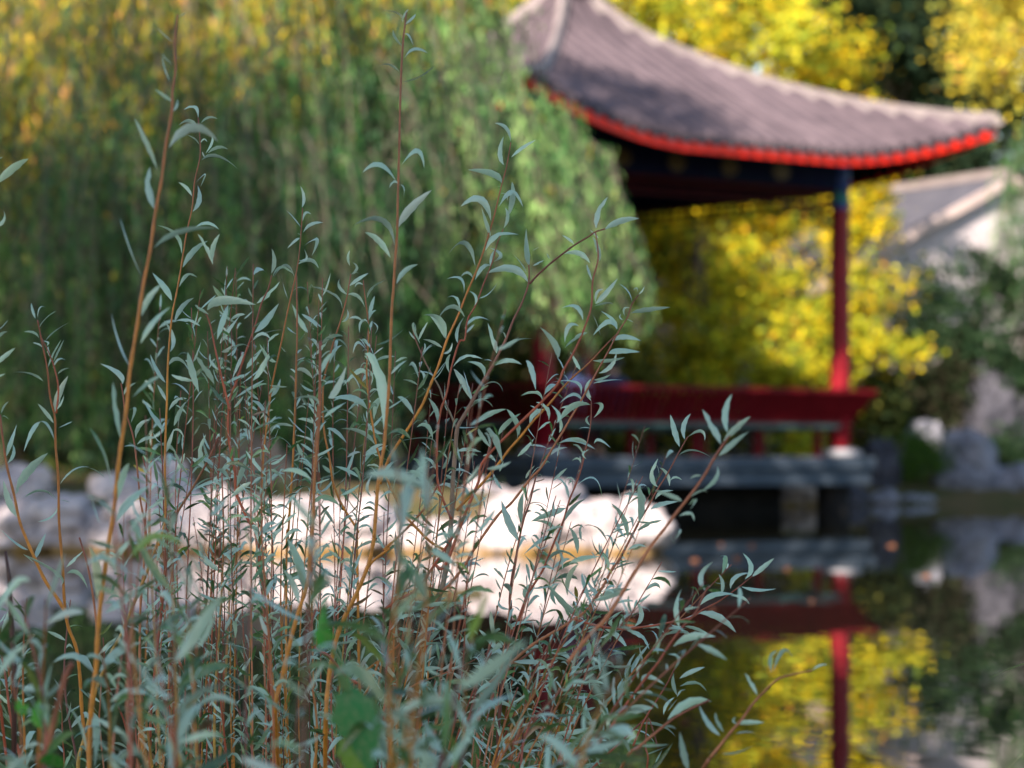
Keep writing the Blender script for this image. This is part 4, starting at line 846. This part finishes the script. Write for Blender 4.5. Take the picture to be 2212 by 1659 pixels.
    shoot(o, D_, '2: 152,1180 130,1270 80,1380 40,1520 0,1640 4: 1800,340 1750,480 1700,640 1650,780 1640,1000 1660,1150 1690,1300 1700,1450 1790,1650 7: 1850,60', 3.72, .0028, .0009, 'r', '2 150,1165 170,1080 152,985 f;2 45,1380 130,1310 212,1222 f;2 160,1190 220,1125 310,1170;4 1820,130 1780,170 1755,190;4 1830,290 1920,200 2005,80 f;4 1790,370 1900,300 2030,270 t;4 1770,550 1820,480 1890,400 f;4 1730,660 1830,580 1930,490 t;4 1690,760 1790,690 1900,630 t;4 1680,830 1720,790 1750,745 f;4 1650,900 1600,860 1560,880;4 1670,620 1720,500 1760,440;4 1650,1000 1600,960 1560,900 t;4 1700,1400 1740,1290 1775,1180 f;4 1640,1580 1720,1500 1830,1470 f;4 1580,370 1640,270 1730,160 f', (1980, .025), D_)
    shoot(o, D_, '4: 1470,130 1510,230 1550,420 1590,600 1630,760 1650,850', 3.5, .0020, .0009, 'r', '4 1570,560 1520,500 1510,440 f;4 1500,240 1530,210 1555,200;4 1560,340 1600,200 1640,90 f;4 1500,160 1440,120 1400,90 f;1 1530,1380 1530,1280 1580,1180 f;1 1530,1400 1480,1280 1420,1180;4 1490,130 1600,60 1840,90 f;4 1540,660 1480,560 1400,450 f;4 1400,640 1300,620 1230,590 f;4 1430,720 1380,560 1350,430 f', (1500, .03), None)
    shoot(o, D_, '2: 722,1170 705,1270 690,1350 650,1500 600,1650 5: 570,260 530,420 520,600 530,800 570,1000 590,1150 640,1290 700,1400 770,1510 8: 765,0 770,300 775,600 780,900 790,1200 800,1500', 3.78, .0026, .0009, 'o', '2 715,1110 700,1050 716,998 f;2 720,1175 765,1130 735,1085 f;2 705,1260 780,1200 850,1162 f;2 700,1320 640,1260 645,1198 f;2 700,1315 770,1330 822,1408 f;2 655,1515 700,1480 695,1420 f;2 710,1490 760,1480 810,1512 f;2 660,1420 600,1320 440,1260 t;2 735,1180 760,1160 780,1170 t;5 570,310 600,220 660,180 f;5 600,780 600,790 620,770;5 520,370 480,330 440,320;5 600,1140 560,1010 500,1010;5 520,1260 480,1220 480,1165 f;5 440,1300 480,1260 540,1300 t', (2000, .025), D_)
    shoot(o, D_, '2: 812,1212 815,1260 830,1380 845,1500 850,1600 5: 845,200 835,350 845,520 870,700 900,880 935,1000 970,1110 1030,1250 1100,1390 1170,1470 1290,1590 1390,1650', 3.72, .0023, .0007, 'o', '2 840,1340 880,1270 972,1212;2 815,1250 775,1235 750,1265 f;2 850,1480 870,1400 895,1325 f;2 850,1500 870,1450 905,1430 f;2 850,1510 795,1515 785,1592;2 870,1510 915,1550 890,1605;5 830,215 770,160 735,245;5 838,350 872,400 865,470 f;5 832,415 780,365 663,475 f;5 850,530 890,500 932,520 f;5 840,640 740,560 580,562 f;5 888,715 905,610 965,540 f;5 880,740 895,780 900,810;5 885,305 960,270 1038,262;5 895,895 800,810 650,780;5 930,970 900,970 880,950;5 930,1060 880,1040 833,1052 f;5 960,1115 1000,1040 1060,1005 f;5 1020,1250 985,1235 915,1300 f;5 1030,1210 1080,1110 1205,1112;5 845,330 815,310 790,345', (2000, .03), None)
    shoot(o, D_, '5: 500,150 500,400 500,650 480,900 460,1150 450,1450 430,1650 8: 420,250 390,400 340,550 280,780 230,1000 180,1300', 3.3, .0034, .0018, 'o', '5 500,400 540,300 600,230 f;5 530,700 600,640 690,590 f;5 490,640 450,560 300,570 n;5 560,560 620,500 690,330 f;5 440,1150 330,1080 220,1090 f;8 390,350 350,180 260,0 f;8 350,480 300,330 220,220 f', (2050, .04), D_, lscale=1.2)
    shoot(o, D_, '5: 1350,1180 1260,1340 1150,1470 1050,1570 960,1650 8: 1000,80 880,170 830,250', 3.55, .0022, .0014, 'o', '5 1310,1230 1220,1120 1140,1085 f', (2300, .03), None)
    shoot(o, D_, '8: 470,520 440,640 470,800 560,850 680,990 770,1050', 3.4, .0022, .0014, 'r', '8 530,600 590,540 640,480', (1900, .02), None)
    # ---- E: right of centre
    o, E_ = shrub(1480, 3.75, 'spreading willow shrub right of centre whose reddish shoots lean to the right over the rocks')
    shoot(o, E_, '2: 1872,222 1840,400 1800,550 1760,720 1720,860 1660,1050 1610,1180 1550,1320 1500,1450 1450,1560 1410,1650 5: 1350,330 1300,450 1240,600 1170,720 1100,830 1040,920 985,1020 930,1180', 3.75, .0026, .0008, 'o',
      '2 1870,215 1840,120 1755,85;2 1875,330 1940,270 2052,205;2 1822,385 1795,300 1820,180 f;2 1805,515 1740,450 1562,420 f;2 1785,685 1880,580 1960,690;2 1728,785 1650,630 1510,685 f;2 1725,895 1690,800 1660,690 f;2 1690,1000 1770,890 1930,885 f;2 1615,1110 1540,950 1420,1030;2 1600,1200 1560,1160 1512,1190 f;2 1535,1310 1515,1200 1408,1205;2 1612,1395 1620,1330 1570,1290 f;2 1505,1430 1480,1335 1410,1340 f;2 1540,1480 1450,1405 1348,1490;2 1405,1635 1360,1500 1243,1465 f;2 1640,1345 1720,1300 1780,1220;2 1800,540 1785,540 1765,545 t;5 1395,130 1360,40 1290,-30 f;5 1380,200 1310,160 1240,140 f;5 1380,240 1430,220 1450,160 f;5 1310,430 1360,380 1410,290 t;5 1280,560 1340,660 1340,740 f;5 1330,420 1260,370 1150,395;5 1240,490 1290,520 1360,545 t', (2050, .03), None)
    shoot(o, E_, '2: 1818,845 1770,960 1740,1080 1680,1230 1620,1390 1560,1500 1540,1640 5: 1500,160 1440,360 1420,480 1400,560 1370,640 1345,800 1340,1000 1345,1150 1370,1250 1400,1330 1445,1430', 3.78, .0022, .0008, 'r', '2 1820,840 1850,760 1830,690 f;2 1850,755 1885,620 1880,505 f;2 1800,590 1835,600 1850,645;2 1725,1120 1730,1050 1752,1000 f;2 1615,1212 1670,1120 1725,1108 f;2 1750,1080 1800,1030 1720,980 f;5 1490,165 1490,80 1535,-20 f;5 1540,100 1580,60 1610,30 f;5 1540,60 1620,-20 1720,5;5 1455,340 1540,260 1670,280;5 1430,380 1415,300 1440,245 f;5 1330,400 1370,340 1420,280 t;5 1310,860 1270,760 1195,770 f;5 1330,890 1250,850 1030,880 t;5 1340,1090 1300,1010 1230,990 f;5 1200,465 1150,440 1095,430 f;5 1240,470 1250,400 1215,360 f', None, None)
    shoot(o, E_, '5: 1165,60 1180,120 1220,220 1260,310 1310,400 1360,490 1390,580 1440,680 1475,770', 3.85, .0018, .0008, 'g', '5 1180,110 1190,60 1170,15;5 1205,150 1230,90 1275,12;5 1185,140 1160,110 1140,80 f;5 1235,240 1255,200 1250,165 f;5 1240,255 1270,210 1310,185;5 1220,170 1170,60 1180,20', None, None)
    shoot(o, E_, '3: 400,490 400,630 350,780 290,900 240,1030 190,1130 140,1230 5: 1710,380 1650,480 1590,590 1540,680 1490,770 1475,900 1460,1100 1450,1280 1443,1450 1430,1600 8: 1420,150 1380,350 1320,520 1240,680 1150,900 1060,1080 980,1250 910,1440 850,1600', 3.8, .0058, .0010, 'g',
      '3 385,560 340,490 290,430;3 402,510 390,400 382,240 f;3 395,625 280,530 95,565 f;3 430,510 470,490 510,470 f;3 430,400 450,390 475,375;3 170,1140 150,1050 105,920 f;3 235,1040 225,1000 205,985 f;3 215,1105 310,1050 428,1035;3 160,1225 250,1190 350,1220 f;3 140,1200 110,1185 70,1190;5 1680,410 1660,330 1560,300 f;5 1580,560 1560,450 1530,365;5 1600,590 1530,450 1460,350 f;5 1660,480 1760,450 1815,515;5 1565,640 1620,590 1720,560 f;5 1470,770 1560,770 1650,768;5 1480,945 1560,930 1660,950;5 1420,1115 1500,1070 1608,1125;5 1465,1215 1540,1200 1640,1240;5 1480,1410 1510,1430 1480,1470 f;5 1390,1530 1400,1560 1420,1560;8 1310,600 1250,510 1060,505;8 1185,590 1160,530 1125,450 t;8 1060,760 1045,650 1078,545;8 1140,880 1090,770 1010,680;8 1210,800 1290,765 1420,770;8 1070,1040 1000,960 958,880;8 1250,1010 1255,900 1250,800;8 1015,1130 980,1060 950,1020;8 1200,970 1290,940 1400,950;8 1020,1130 960,1140 935,1195 f;8 1380,520 1460,480 1555,480;8 1240,690 1100,660 1060,655', None, E_, label='thick grey brown stem crossing the thicket')
    shoot(o, E_, '3: 950,245 880,265 830,300 730,360 650,420 560,490 470,570 405,640', 3.6, .0018, .0009, 'd', '3 725,355 690,320 640,290 f;3 945,250 1060,190 1195,170 f;3 885,240 900,130 968,15 f;3 900,310 880,290 840,250 f;3 910,475 900,390 860,300 f;3 840,490 760,420 655,425 f;3 550,460 540,440 530,415 f', None, None)
    shoot(o, E_, '3: 880,270 900,450 860,620 850,800 800,960 730,1120 650,1260 560,1420 6: 100,480 40,660 -60,900 8: 1400,200 1330,200', 3.5, .0026, .0009, 'r', '3 855,615 830,540 820,500 f;3 790,900 740,800 635,815 f;3 660,1060 690,940 765,945 f;3 880,785 950,710 1040,600 f;3 870,800 960,780 1010,790;3 820,990 740,1030 660,1100 f;3 610,1180 590,1080 480,950 f;3 450,1400 420,1250 380,1190 f;3 600,1640 620,1580 560,1510 f;3 880,780 890,700 940,680 f;6 130,420 60,330 40,280 f;6 210,520 150,330 90,290 f', (1900, .04), None)
    shoot(o, E_, '3: 1190,718 1140,790 1110,880 1060,960 1020,1030 980,1110 930,1200 870,1310 820,1400 770,1490 6: 710,190 640,310 560,440 490,560 430,620 350,720 270,820 190,890 100,1010 0,1160 8: 1540,200 1440,330 1370,400 1300,520', 3.75, .0025, .0008, 'p', '3 1190,715 1215,690 1232,655 f;3 1180,700 1175,670 1150,690;3 1142,765 1115,690 1050,640 t;3 1135,850 1250,830 1418,808;3 1090,870 1085,820 1125,812 f;3 1080,900 1055,880 1065,855 f;3 1100,895 1120,900 1155,918;3 1035,965 1000,890 918,835 f;3 1035,970 970,910 862,1012 f;3 1000,1050 1090,1020 1208,1050 f;3 975,1140 1060,1120 1202,1130 f;3 905,1282 990,1230 1030,1135 f;3 860,1192 980,1195 1092,1168;3 870,1330 920,1325 992,1290;3 865,1355 960,1330 1078,1332;3 850,1482 815,1400 850,1320 f;3 775,1440 740,1340 555,1350;3 800,1510 730,1430 620,1500;3 915,1010 890,930 860,860 t;6 620,310 630,240 590,160 f;6 630,380 740,360 880,430;6 560,470 600,430 680,415 f;6 530,420 470,400 380,400 t', (2000, .03), None)
    shoot(o, E_, '3: 1030,1005 950,1085 870,1172 800,1240 740,1290 660,1370 600,1440 550,1500 6: 420,240 340,340 260,430 170,550 60,680 0,740 5: 1480,1370', 3.78, .0025, .0010, 'o', '3 775,1262 735,1200 698,1128 f;3 660,1290 640,1220 605,1170 t;3 500,1480 450,1420 343,1445;3 545,1620 530,1530 452,1490 f;3 410,1655 440,1570 530,1545 f;6 330,330 310,230 240,140 f;6 410,250 440,180 520,150 f;6 320,350 300,220 240,140;6 180,330 240,250 345,170 f;6 30,240 110,180 240,140 f;6 450,640 480,610 495,640;6 190,590 200,560 220,510 f;6 380,640 400,600 445,545 f;6 320,480 380,420 440,350 f;6 210,720 170,660 140,590 f;6 60,690 100,660 180,640 t', (1800, .03), None)
    shoot(o, E_, '6: 850,80 845,250 810,430 780,560 740,680 690,800 650,940 590,1080 550,1180 500,1300 420,1430 360,1560 330,1650 8: 1870,680 1800,900', 3.75, .0024, .0008, 'r', '6 850,60 820,0 830,-60 f;6 615,235 720,120 845,110 f;6 860,100 925,120 865,205 f;6 845,260 815,220 840,185 f;6 845,280 800,270 755,285;6 835,400 740,360 615,385;6 835,430 790,460 815,500 f;6 775,525 750,495 712,512 f;6 745,690 870,630 932,785;6 690,800 670,690 605,635;6 655,950 720,850 812,785 f;6 670,850 560,890 412,950 f;6 570,1055 550,970 425,945 f;6 560,1050 470,1090 358,1190 f;6 450,1375 430,1280 365,1185 f;6 395,1525 370,1450 440,1385 f;6 870,390 910,360 990,420 f;6 420,1430 500,1420 590,1410;6 560,1440 580,1400 640,1400 f', (2300, .03), None)
    shoot(o, E_, '6: 450,630 410,800 360,950 330,1090 310,1200 280,1350 265,1500 270,1650 8: 1870,450 1860,650 1830,850 1800,1150 1780,1400 1765,1600', 3.72, .0032, .0012, 'd', '6 328,1085 260,960 203,795 f;6 355,965 340,850 365,735 f;6 270,1580 200,1560 185,1510 f;8 1860,1180 1790,1000 1700,980;8 1850,700 1900,620 2060,610;8 1830,870 1740,760 1640,660', (2300, .022), E_)
    shoot(o, E_, '5: 1720,900 1680,1050 1590,1280 1500,1480 1400,1640 8: 1320,200 1200,370 1080,440 960,520', 3.7, .0024, .0012, 'r', '8 1230,310 1260,270 1310,350 f;8 1180,370 1090,390 1000,440 t', (2000, .03), None)
    shoot(o, E_, '8: 1060,480 1000,680 920,900 850,1080 800,1180 740,1400', 3.6, .0022, .0014, 'o', '', None, E_)
    shoot(o, E_, '8: 1175,665 1050,790 920,890 800,980 700,1060', 3.8, .0024, .0016, 'o', '8 790,900 810,820 825,780 f;8 800,1060 850,970 800,880 f', None, None)
    shoot(o, E_, '8: 1700,830 1600,885 1500,935 1400,975 1280,1020 1180,1060 1090,1120', 3.85, .0015, .0007, 'p', '8 1585,880 1570,800 1535,690 f;8 1480,920 1480,830 1495,725;8 1420,940 1500,920 1505,870;8 1450,970 1520,1020 1590,1080 f;8 1600,920 1660,940 1730,970 f;8 1660,1020 1660,940 1675,850 f;8 1630,900 1680,870 1685,910;8 1360,1000 1400,1030 1440,1110;8 1310,1160 1330,1080 1355,1005;8 1500,1110 1530,1010 1560,950;8 1250,1060 1330,1120 1400,1190;8 1180,1100 1240,1120 1265,1080', (2350, .02), None)
    shoot(o, E_, '8: 1620,1070 1500,1120 1300,1185 1180,1225 1080,1260 1000,1310', 3.85, .0014, .0007, 'p', '8 1420,1210 1390,1150 1425,1085 f;8 1370,1060 1410,1070 1385,1130;8 1190,1180 1240,1210 1310,1200 f;8 1100,1260 1180,1290 1265,1265;8 1080,1280 1100,1310 1130,1295 f;8 1190,1280 1240,1310 1260,1360 t;8 1440,1120 1500,1150 1560,1210;8 1450,1110 1500,1170 1510,1225;8 1670,1250 1680,1200 1710,1180 f', (2400, .02), None)
    shoot(o, E_, '9: 250,800 0,1000 8: 1700,1230 1550,1310 1390,1340 1240,1440 1080,1510 910,1530', 3.8, .0034, .0020, 'y', '8 1480,1300 1500,1260 1530,1210 f;8 1430,1290 1430,1230 1420,1180', (2420, .025), None)
    # ---- F: right, leaning low over the water
    o, F_ = shrub(2000, 3.7, 'low willow shrub at the right whose shoots lean far out over the dark water')
    shoot(o, F_, '6: 1545,335 1480,450 1400,600 1330,710 1270,820 1210,920 1150,1030 1110,1110 1050,1220 990,1310 930,1420 870,1510 820,1580 730,1650 9: 430,650 330,710 230,770 120,860 0,980 -150,1200', 3.75, .0030, .0008, 'p', '6 1485,412 1450,300 1418,178 f;6 1522,358 1515,260 1565,172 f;6 1545,340 1640,300 1665,370;6 1480,472 1580,440 1712,487;6 1328,700 1285,620 1330,495 f;6 1412,692 1395,610 1338,560 f;6 1420,652 1455,630 1502,650 f;6 1310,790 1350,740 1440,725 f;6 1190,965 1210,820 1182,675 f;6 1275,862 1360,820 1475,805 f;6 1180,1022 1260,970 1362,938;6 1110,1065 1080,930 990,815;6 1110,1155 1180,1120 1245,1130 f;6 780,1090 770,1020 785,965 f;6 750,1180 740,1080 690,985 f;6 1000,1130 990,1060 935,1050 f;6 970,1310 960,1220 905,1180 f;6 520,1270 620,1170 760,1230;6 690,1250 790,1210 915,1200 f;6 640,1300 640,1200 625,1170;6 1000,1300 1090,1260 1170,1245;6 900,1490 1010,1450 1135,1440 f;6 900,1470 860,1430 790,1320 f;6 870,1420 890,1360 940,1290 f;6 600,1550 570,1470 620,1390 f;6 680,1480 690,1350 760,1250;9 560,570 470,500 330,330;9 640,470 600,330 585,255 f', (2300, .02), F_)
    shoot(o, F_, '6: 1920,220 1830,350 1740,480 1660,620 1560,760 1450,900 1370,1010 1270,1140 1170,1300 1060,1480 960,1640 9: 640,700 480,900', 3.05, .0028, .0014, 'p', '6 1830,310 1815,170 1862,30 f;6 1780,390 1725,270 1648,140 f;6 1800,370 1890,280 1995,192 f;6 1770,475 1870,390 1985,300 f;6 1650,725 1750,640 1755,550 f;6 1560,775 1640,730 1690,745 f;6 1480,910 1560,890 1590,945 f;6 1440,1030 1490,1010 1450,1080;6 1550,830 1600,790 1560,860 f;6 1500,800 1430,770 1300,720 f;6 1640,620 1600,620 1560,640 f;6 1410,1050 1440,1090 1445,1110', (2350, .03), None)
    shoot(o, F_, '9: 1810,275 1720,350 1640,410 1550,470 1450,520 1380,570 1270,600 1120,630 980,650 860,660 720,640 630,620 540,590', 3.72, .0022, .0008, 'r', '9 1800,285 1880,220 1965,150 f;9 1755,300 1800,210 1738,112 f;9 1650,370 1690,280 1805,255 f;9 1730,355 1850,375 1982,368;9 1580,418 1595,340 1565,262 f;9 1650,420 1730,430 1788,482;9 1430,490 1530,410 1690,412 f;9 1425,545 1560,570 1692,685 f;9 1310,640 1390,655 1488,692;9 1020,655 1110,640 1178,690 f;9 960,642 1010,560 968,452 f;9 848,648 890,570 960,550 f;9 815,652 790,600 880,525 f;9 748,660 840,710 912,802 f;9 905,670 1010,710 1068,808 f;9 1220,625 1260,640 1300,640', (2800, .05), None)
    shoot(o, F_, '9: 1490,350 1440,450 1400,540 1310,640 1220,760 1130,900 1050,1000 960,1120 880,1230 750,1420 620,1560 540,1650', 3.2, .0026, .0012, 'r', '9 1470,380 1440,280 1525,175 f;9 1285,655 1255,500 1298,372 f;9 1240,785 1380,710 1545,715 f;9 1130,840 1140,740 1225,680 f;9 1250,945 1280,860 1200,840 f;9 865,1225 870,1090 965,985 f;9 990,1015 990,940 1055,900 f;9 870,1300 960,1230 1100,1230 f;9 1020,1080 1050,1000 1180,1060 f;9 760,1380 790,1300 870,1270 f;9 1360,540 1330,520 1430,500 f;9 1130,1230 1090,1190 1020,1160 f;9 520,980 480,1090 430,1080 f', (2500, .03), F_)
    shoot(o, F_, '9: 1250,940 1190,1060 1120,1170 1050,1280 1000,1380 950,1500', 3.6, .0016, .0009, 'r', '9 1285,1015 1370,965 1468,932 f;9 1265,1135 1240,1050 1245,975 f;9 1265,1150 1290,1110 1328,1095 f;9 1290,1070 1400,1050 1480,1110 f;9 1170,1275 1190,1200 1250,1150 f;9 1200,1250 1240,1200 1270,1160', None, None)
    shoot(o, F_, '9: 1500,1170 1350,1240 1230,1310 1130,1390 1000,1500 880,1630', 3.15, .0024, .0014, 'p', '9 1200,1310 1350,1190 1515,1180 f;9 860,1310 970,1250 1090,1230 f;9 1120,1390 1200,1360 1260,1380;9 900,1500 930,1450 985,1430 f;9 1000,1500 1100,1500 1210,1490', (2650, .03), F_)
    shoot(o, F_, '9: 2240,955 2100,985 1990,1020 1890,1110 1800,1210 1740,1300 1660,1390 1580,1490 1500,1590 1440,1680', 3.0, .0024, .0010, 'p', '9 1845,1135 1800,1050 1753,975 f;9 1945,970 1940,870 1985,815 f;9 1960,960 2030,820 2100,870 f;9 1690,1340 1780,1330 1895,1332 f;9 1575,1425 1490,1330 1425,1205 f;9 1690,1412 1760,1395 1835,1410;9 1350,1680 1310,1550 1285,1395 f;9 1590,1555 1700,1550 1815,1495;9 1700,1340 1670,1320 1690,1290 f;9 2240,955 2290,920 2350,915;9 1600,1400 1560,1330 1540,1260 f', None, F_)
    shoot(o, F_, '9: 590,1080 500,1180 430,1290 340,1420 270,1520 200,1640', 3.85, .0015, .0008, 'g', '9 580,1160 610,1200 615,1260;9 360,1425 450,1430 570,1450 f;9 480,1140 570,1150 640,1140;9 630,1060 690,1060 712,1075;9 660,955 730,920 805,900 f;9 680,940 640,820 620,705 f;9 250,1540 300,1530 350,1545', (2700, .02), F_)
    shoot(o, F_, '9: 1130,1520 1060,1300 1040,1500 1050,1660', 3.5, .0016, .0008, 'r', '9 1050,1560 1110,1540 1200,1500;9 1110,1620 1140,1570 1160,1525 f;9 710,1640 690,1560 730,1500 f', (2700, .03), F_)
    # ---- shoots inside the thicket that nobody can follow one by one in the photo, each still a stem with its leaves
    beds = [(bpy.data.objects[n], v) for n, v in zip(sorted([q.name for q in bpy.data.objects if q.name.startswith('willow_shrub')]), (A, B, C, D_, E_, F_))]
    for i in range(FILL):
        f = i/FILL; x0 = FR.uniform(-60, 2080)
        top = FR.uniform(1560, 2560) if x0 < 1500 else FR.uniform(2080+(x0-1500)*.45, 2640)
        d = FR.choice((FR.uniform(2.15, 2.7), FR.uniform(2.5, 3.1), FR.uniform(3.4, 3.95), FR.uniform(3.5, 4.1)))
        if x0 < 420: top = max(top, 2150)
        k = min((0, 2, 3, 4, 5), key=lambda j: abs((beds[j][1].x/beds[j][1].y)*FS+CXS-x0)+FR.uniform(0, 150)); ob, v = beds[k]
        bend = FR.uniform(-60, 90)+(x0-900)*.06+(110 if x0 > 1500 else 0)
        filler(ob, v, x0, top, d, (v.x, d, v.z+.0), bend, FR.uniform(.0018, .003), FR.choice('oorrpyd'), FR.uniform(.011, .02), FR.choice((.8, 1, 1, 1.2))*(1.35 if d < 3.2 else .9))
    EX = (-100, 400, 620, 900, 1250, 1500, 1800, 2120, 2350, 2700); EY = (1750, 1500, 960, 900, 960, 1080, 1000, 1150, 1500, 2100)
    for i in range(MIDFILL):
        x0 = FR.uniform(480, 2050); bend = FR.uniform(-110, 130)+max(0, x0-1050)*FR.uniform(.22, .62); xt = x0+bend
        top = np.interp(xt, EX, EY)+40+FR.random()**1.2*950
        if top > 2300: continue
        k = min((2, 3, 4, 5), key=lambda j: abs((beds[j][1].x/beds[j][1].y)*FS+CXS-x0)+FR.uniform(0, 100)); ob, v = beds[k]; d = FR.uniform(3.55, 4.05) if FR.random() < .68 else FR.choice((FR.uniform(2.7, 3.3), FR.uniform(4.1, 4.5)))
        filler(ob, v, x0, top, d, (v.x, d, v.z), bend, FR.uniform(.0013, .0021), FR.choice('oorrppyd'), FR.uniform(.010, .017), FR.uniform(.6, 1.0))
    build_weeds()
def build_weeds():
    GC = (.03, .30, .035)
    def weed(name, sx, d, label, cat): 
        x = (sx-CXS)/FS*d; z = gz(x, d)-.01; return empty(name, (x, d, z), label, cat), Vector((x, d, z))
    def blade(o, off, b, m, t, d, w, col, roll=0, name='leaf', ov=True, dz=0):
        L = Leaves(); B_, M_, T_ = W(*b, d), W(*m, d+dz*.5), W(*t, d+dz); ip = (T_-B_).cross(VD).normalized()
        L.add(B_, M_, T_, w, ip*math.cos(roll)+VD*math.sin(roll), col, 14, ov, fold=.18); return L.build(name, M['leaf_weed'], o, off)
    o, v = weed('broadleaf_weed', 1300, 2.45, 'broad leaved weed with two bright green leaves among the willow shoots', 'weed')
    mb = MB(); mb.tube([Vector((0, 0, 0)), W(1285, 2560, 2.48)-v, W(1240, 2400, 2.5)-v, W(1190, 2330, 2.5)-v, W(1165, 2150, 2.5)-v], [.003, .0028, .0024, .002, .0012], 7); mb.build('stem', M['bark_fore'], o, smooth=True, col=(.08, .20, .04))
    blade(o, v, (1190, 2330), (1155, 2270), (1165, 2160), 2.5, .0112, (.035, .30, .03), .3)
    blade(o, v, (1200, 2495), (1290, 2600), (1330, 2790), 2.45, .019, (.03, .21, .05), .25)
    blade(o, v, (1215, 2660), (1270, 2720), (1300, 2830), 2.45, .0125, (.16, .30, .02), .6)
    o, v = weed('round_leaved_weed', 150, 2.6, 'small bright green round leaved weed in the lower left corner', 'weed')
    mb = MB(); mb.tube([Vector((0, 0, 0)), W(160, 2700, 2.6)-v, W(150, 2560, 2.6)-v], [.0022, .0018, .0012], 7); mb.build('stem', M['bark_fore'], o, smooth=True, col=(.10, .22, .05))
    blade(o, v, (150, 2620), (140, 2560), (165, 2500), 2.6, .0085, (.06, .36, .03), .2)
    blade(o, v, (95, 2570), (75, 2540), (70, 2510), 2.6, .006, (.06, .36, .03), .3)
    blade(o, v, (240, 2760), (180, 2735), (140, 2745), 2.55, .008, (.03, .2, .02), .7)
    blade(o, v, (160, 2640), (200, 2580), (205, 2540), 2.6, .005, (.05, .25, .03), .5)
    o, v = weed('dead_stalk', 45, 3.2, 'single dark brown dead stalk standing at the left edge', 'stalk')
    mb = MB(); mb.tube([Vector((0, 0, 0)), W(52, 2400, 3.2)-v, W(40, 2230, 3.2)-v, W(34, 2080, 3.2)-v, W(20, 1980, 3.2)-v], [.0034, .0032, .003, .0026, .0014], 7); mb.build('stem', M['bark_fore'], o, smooth=True, col=(.07, .025, .02))
    o, v = weed('reed_plant', 4060, 3.5, 'green reed plant at the right edge with a long pointed blade', 'reed')
    for q, w, c in ((((4060, 2900), (3900, 2430), (3552, 2440)), .0042, (.24, .34, .13)), (((4060, 2900), (3900, 2600), (3600, 2790)), .003, (.24, .17, .06)), (((4060, 2900), (4100, 2500), (4300, 2300)), .0045, (.2, .3, .1))):
        blade(o, v, *q, 3.5, w, c, .7, 'blade', False)
    # fallen leaves on the water
    P = [(1500, 1212), (1590, 1208), (1402, 1216), (1560, 1178), (1268, 1190), (1622, 1180), (1700, 1230), (1480, 1560), (1610, 1500), (1925, 1180), (2000, 1245), (1540, 1320), (1755, 1300), (1360, 1350)]
    src = None
    for i, (u, vv) in enumerate(P):
        Y = FD*CAMZ/(vv-HZ); x = X(u, Y)
        if src is None:
            L = Leaves(); L.add(Vector((-.045, 0, 0)), Vector((0, 0, .012)), Vector((.045, 0, .004)), .03, Vector((0, 1, 0)), (.22, .06, .018), 8, True); src = L.build('fallen_leaf', M['leaf_weed'], None, Vector((0, 0, 0))); f = src
        else: f = src.copy(); COL.objects.link(f)
        f.location = (x, Y, .004); f.rotation_euler = (0, 0, FR.uniform(0, 6.28)); k = FR.uniform(.5, .8)*(Y/17)**.7; f.scale = (k, k, k)
        tag(f, 'orange fallen leaf floating on the dark water', 'leaf', 'fallen leaves floating on the pond')
# ------------------------------------------------------------------ build everything
build_light(); build_ground(); build_rocks(); build_pavilion(); build_people(); build_trees(); build_house(); build_foreground()
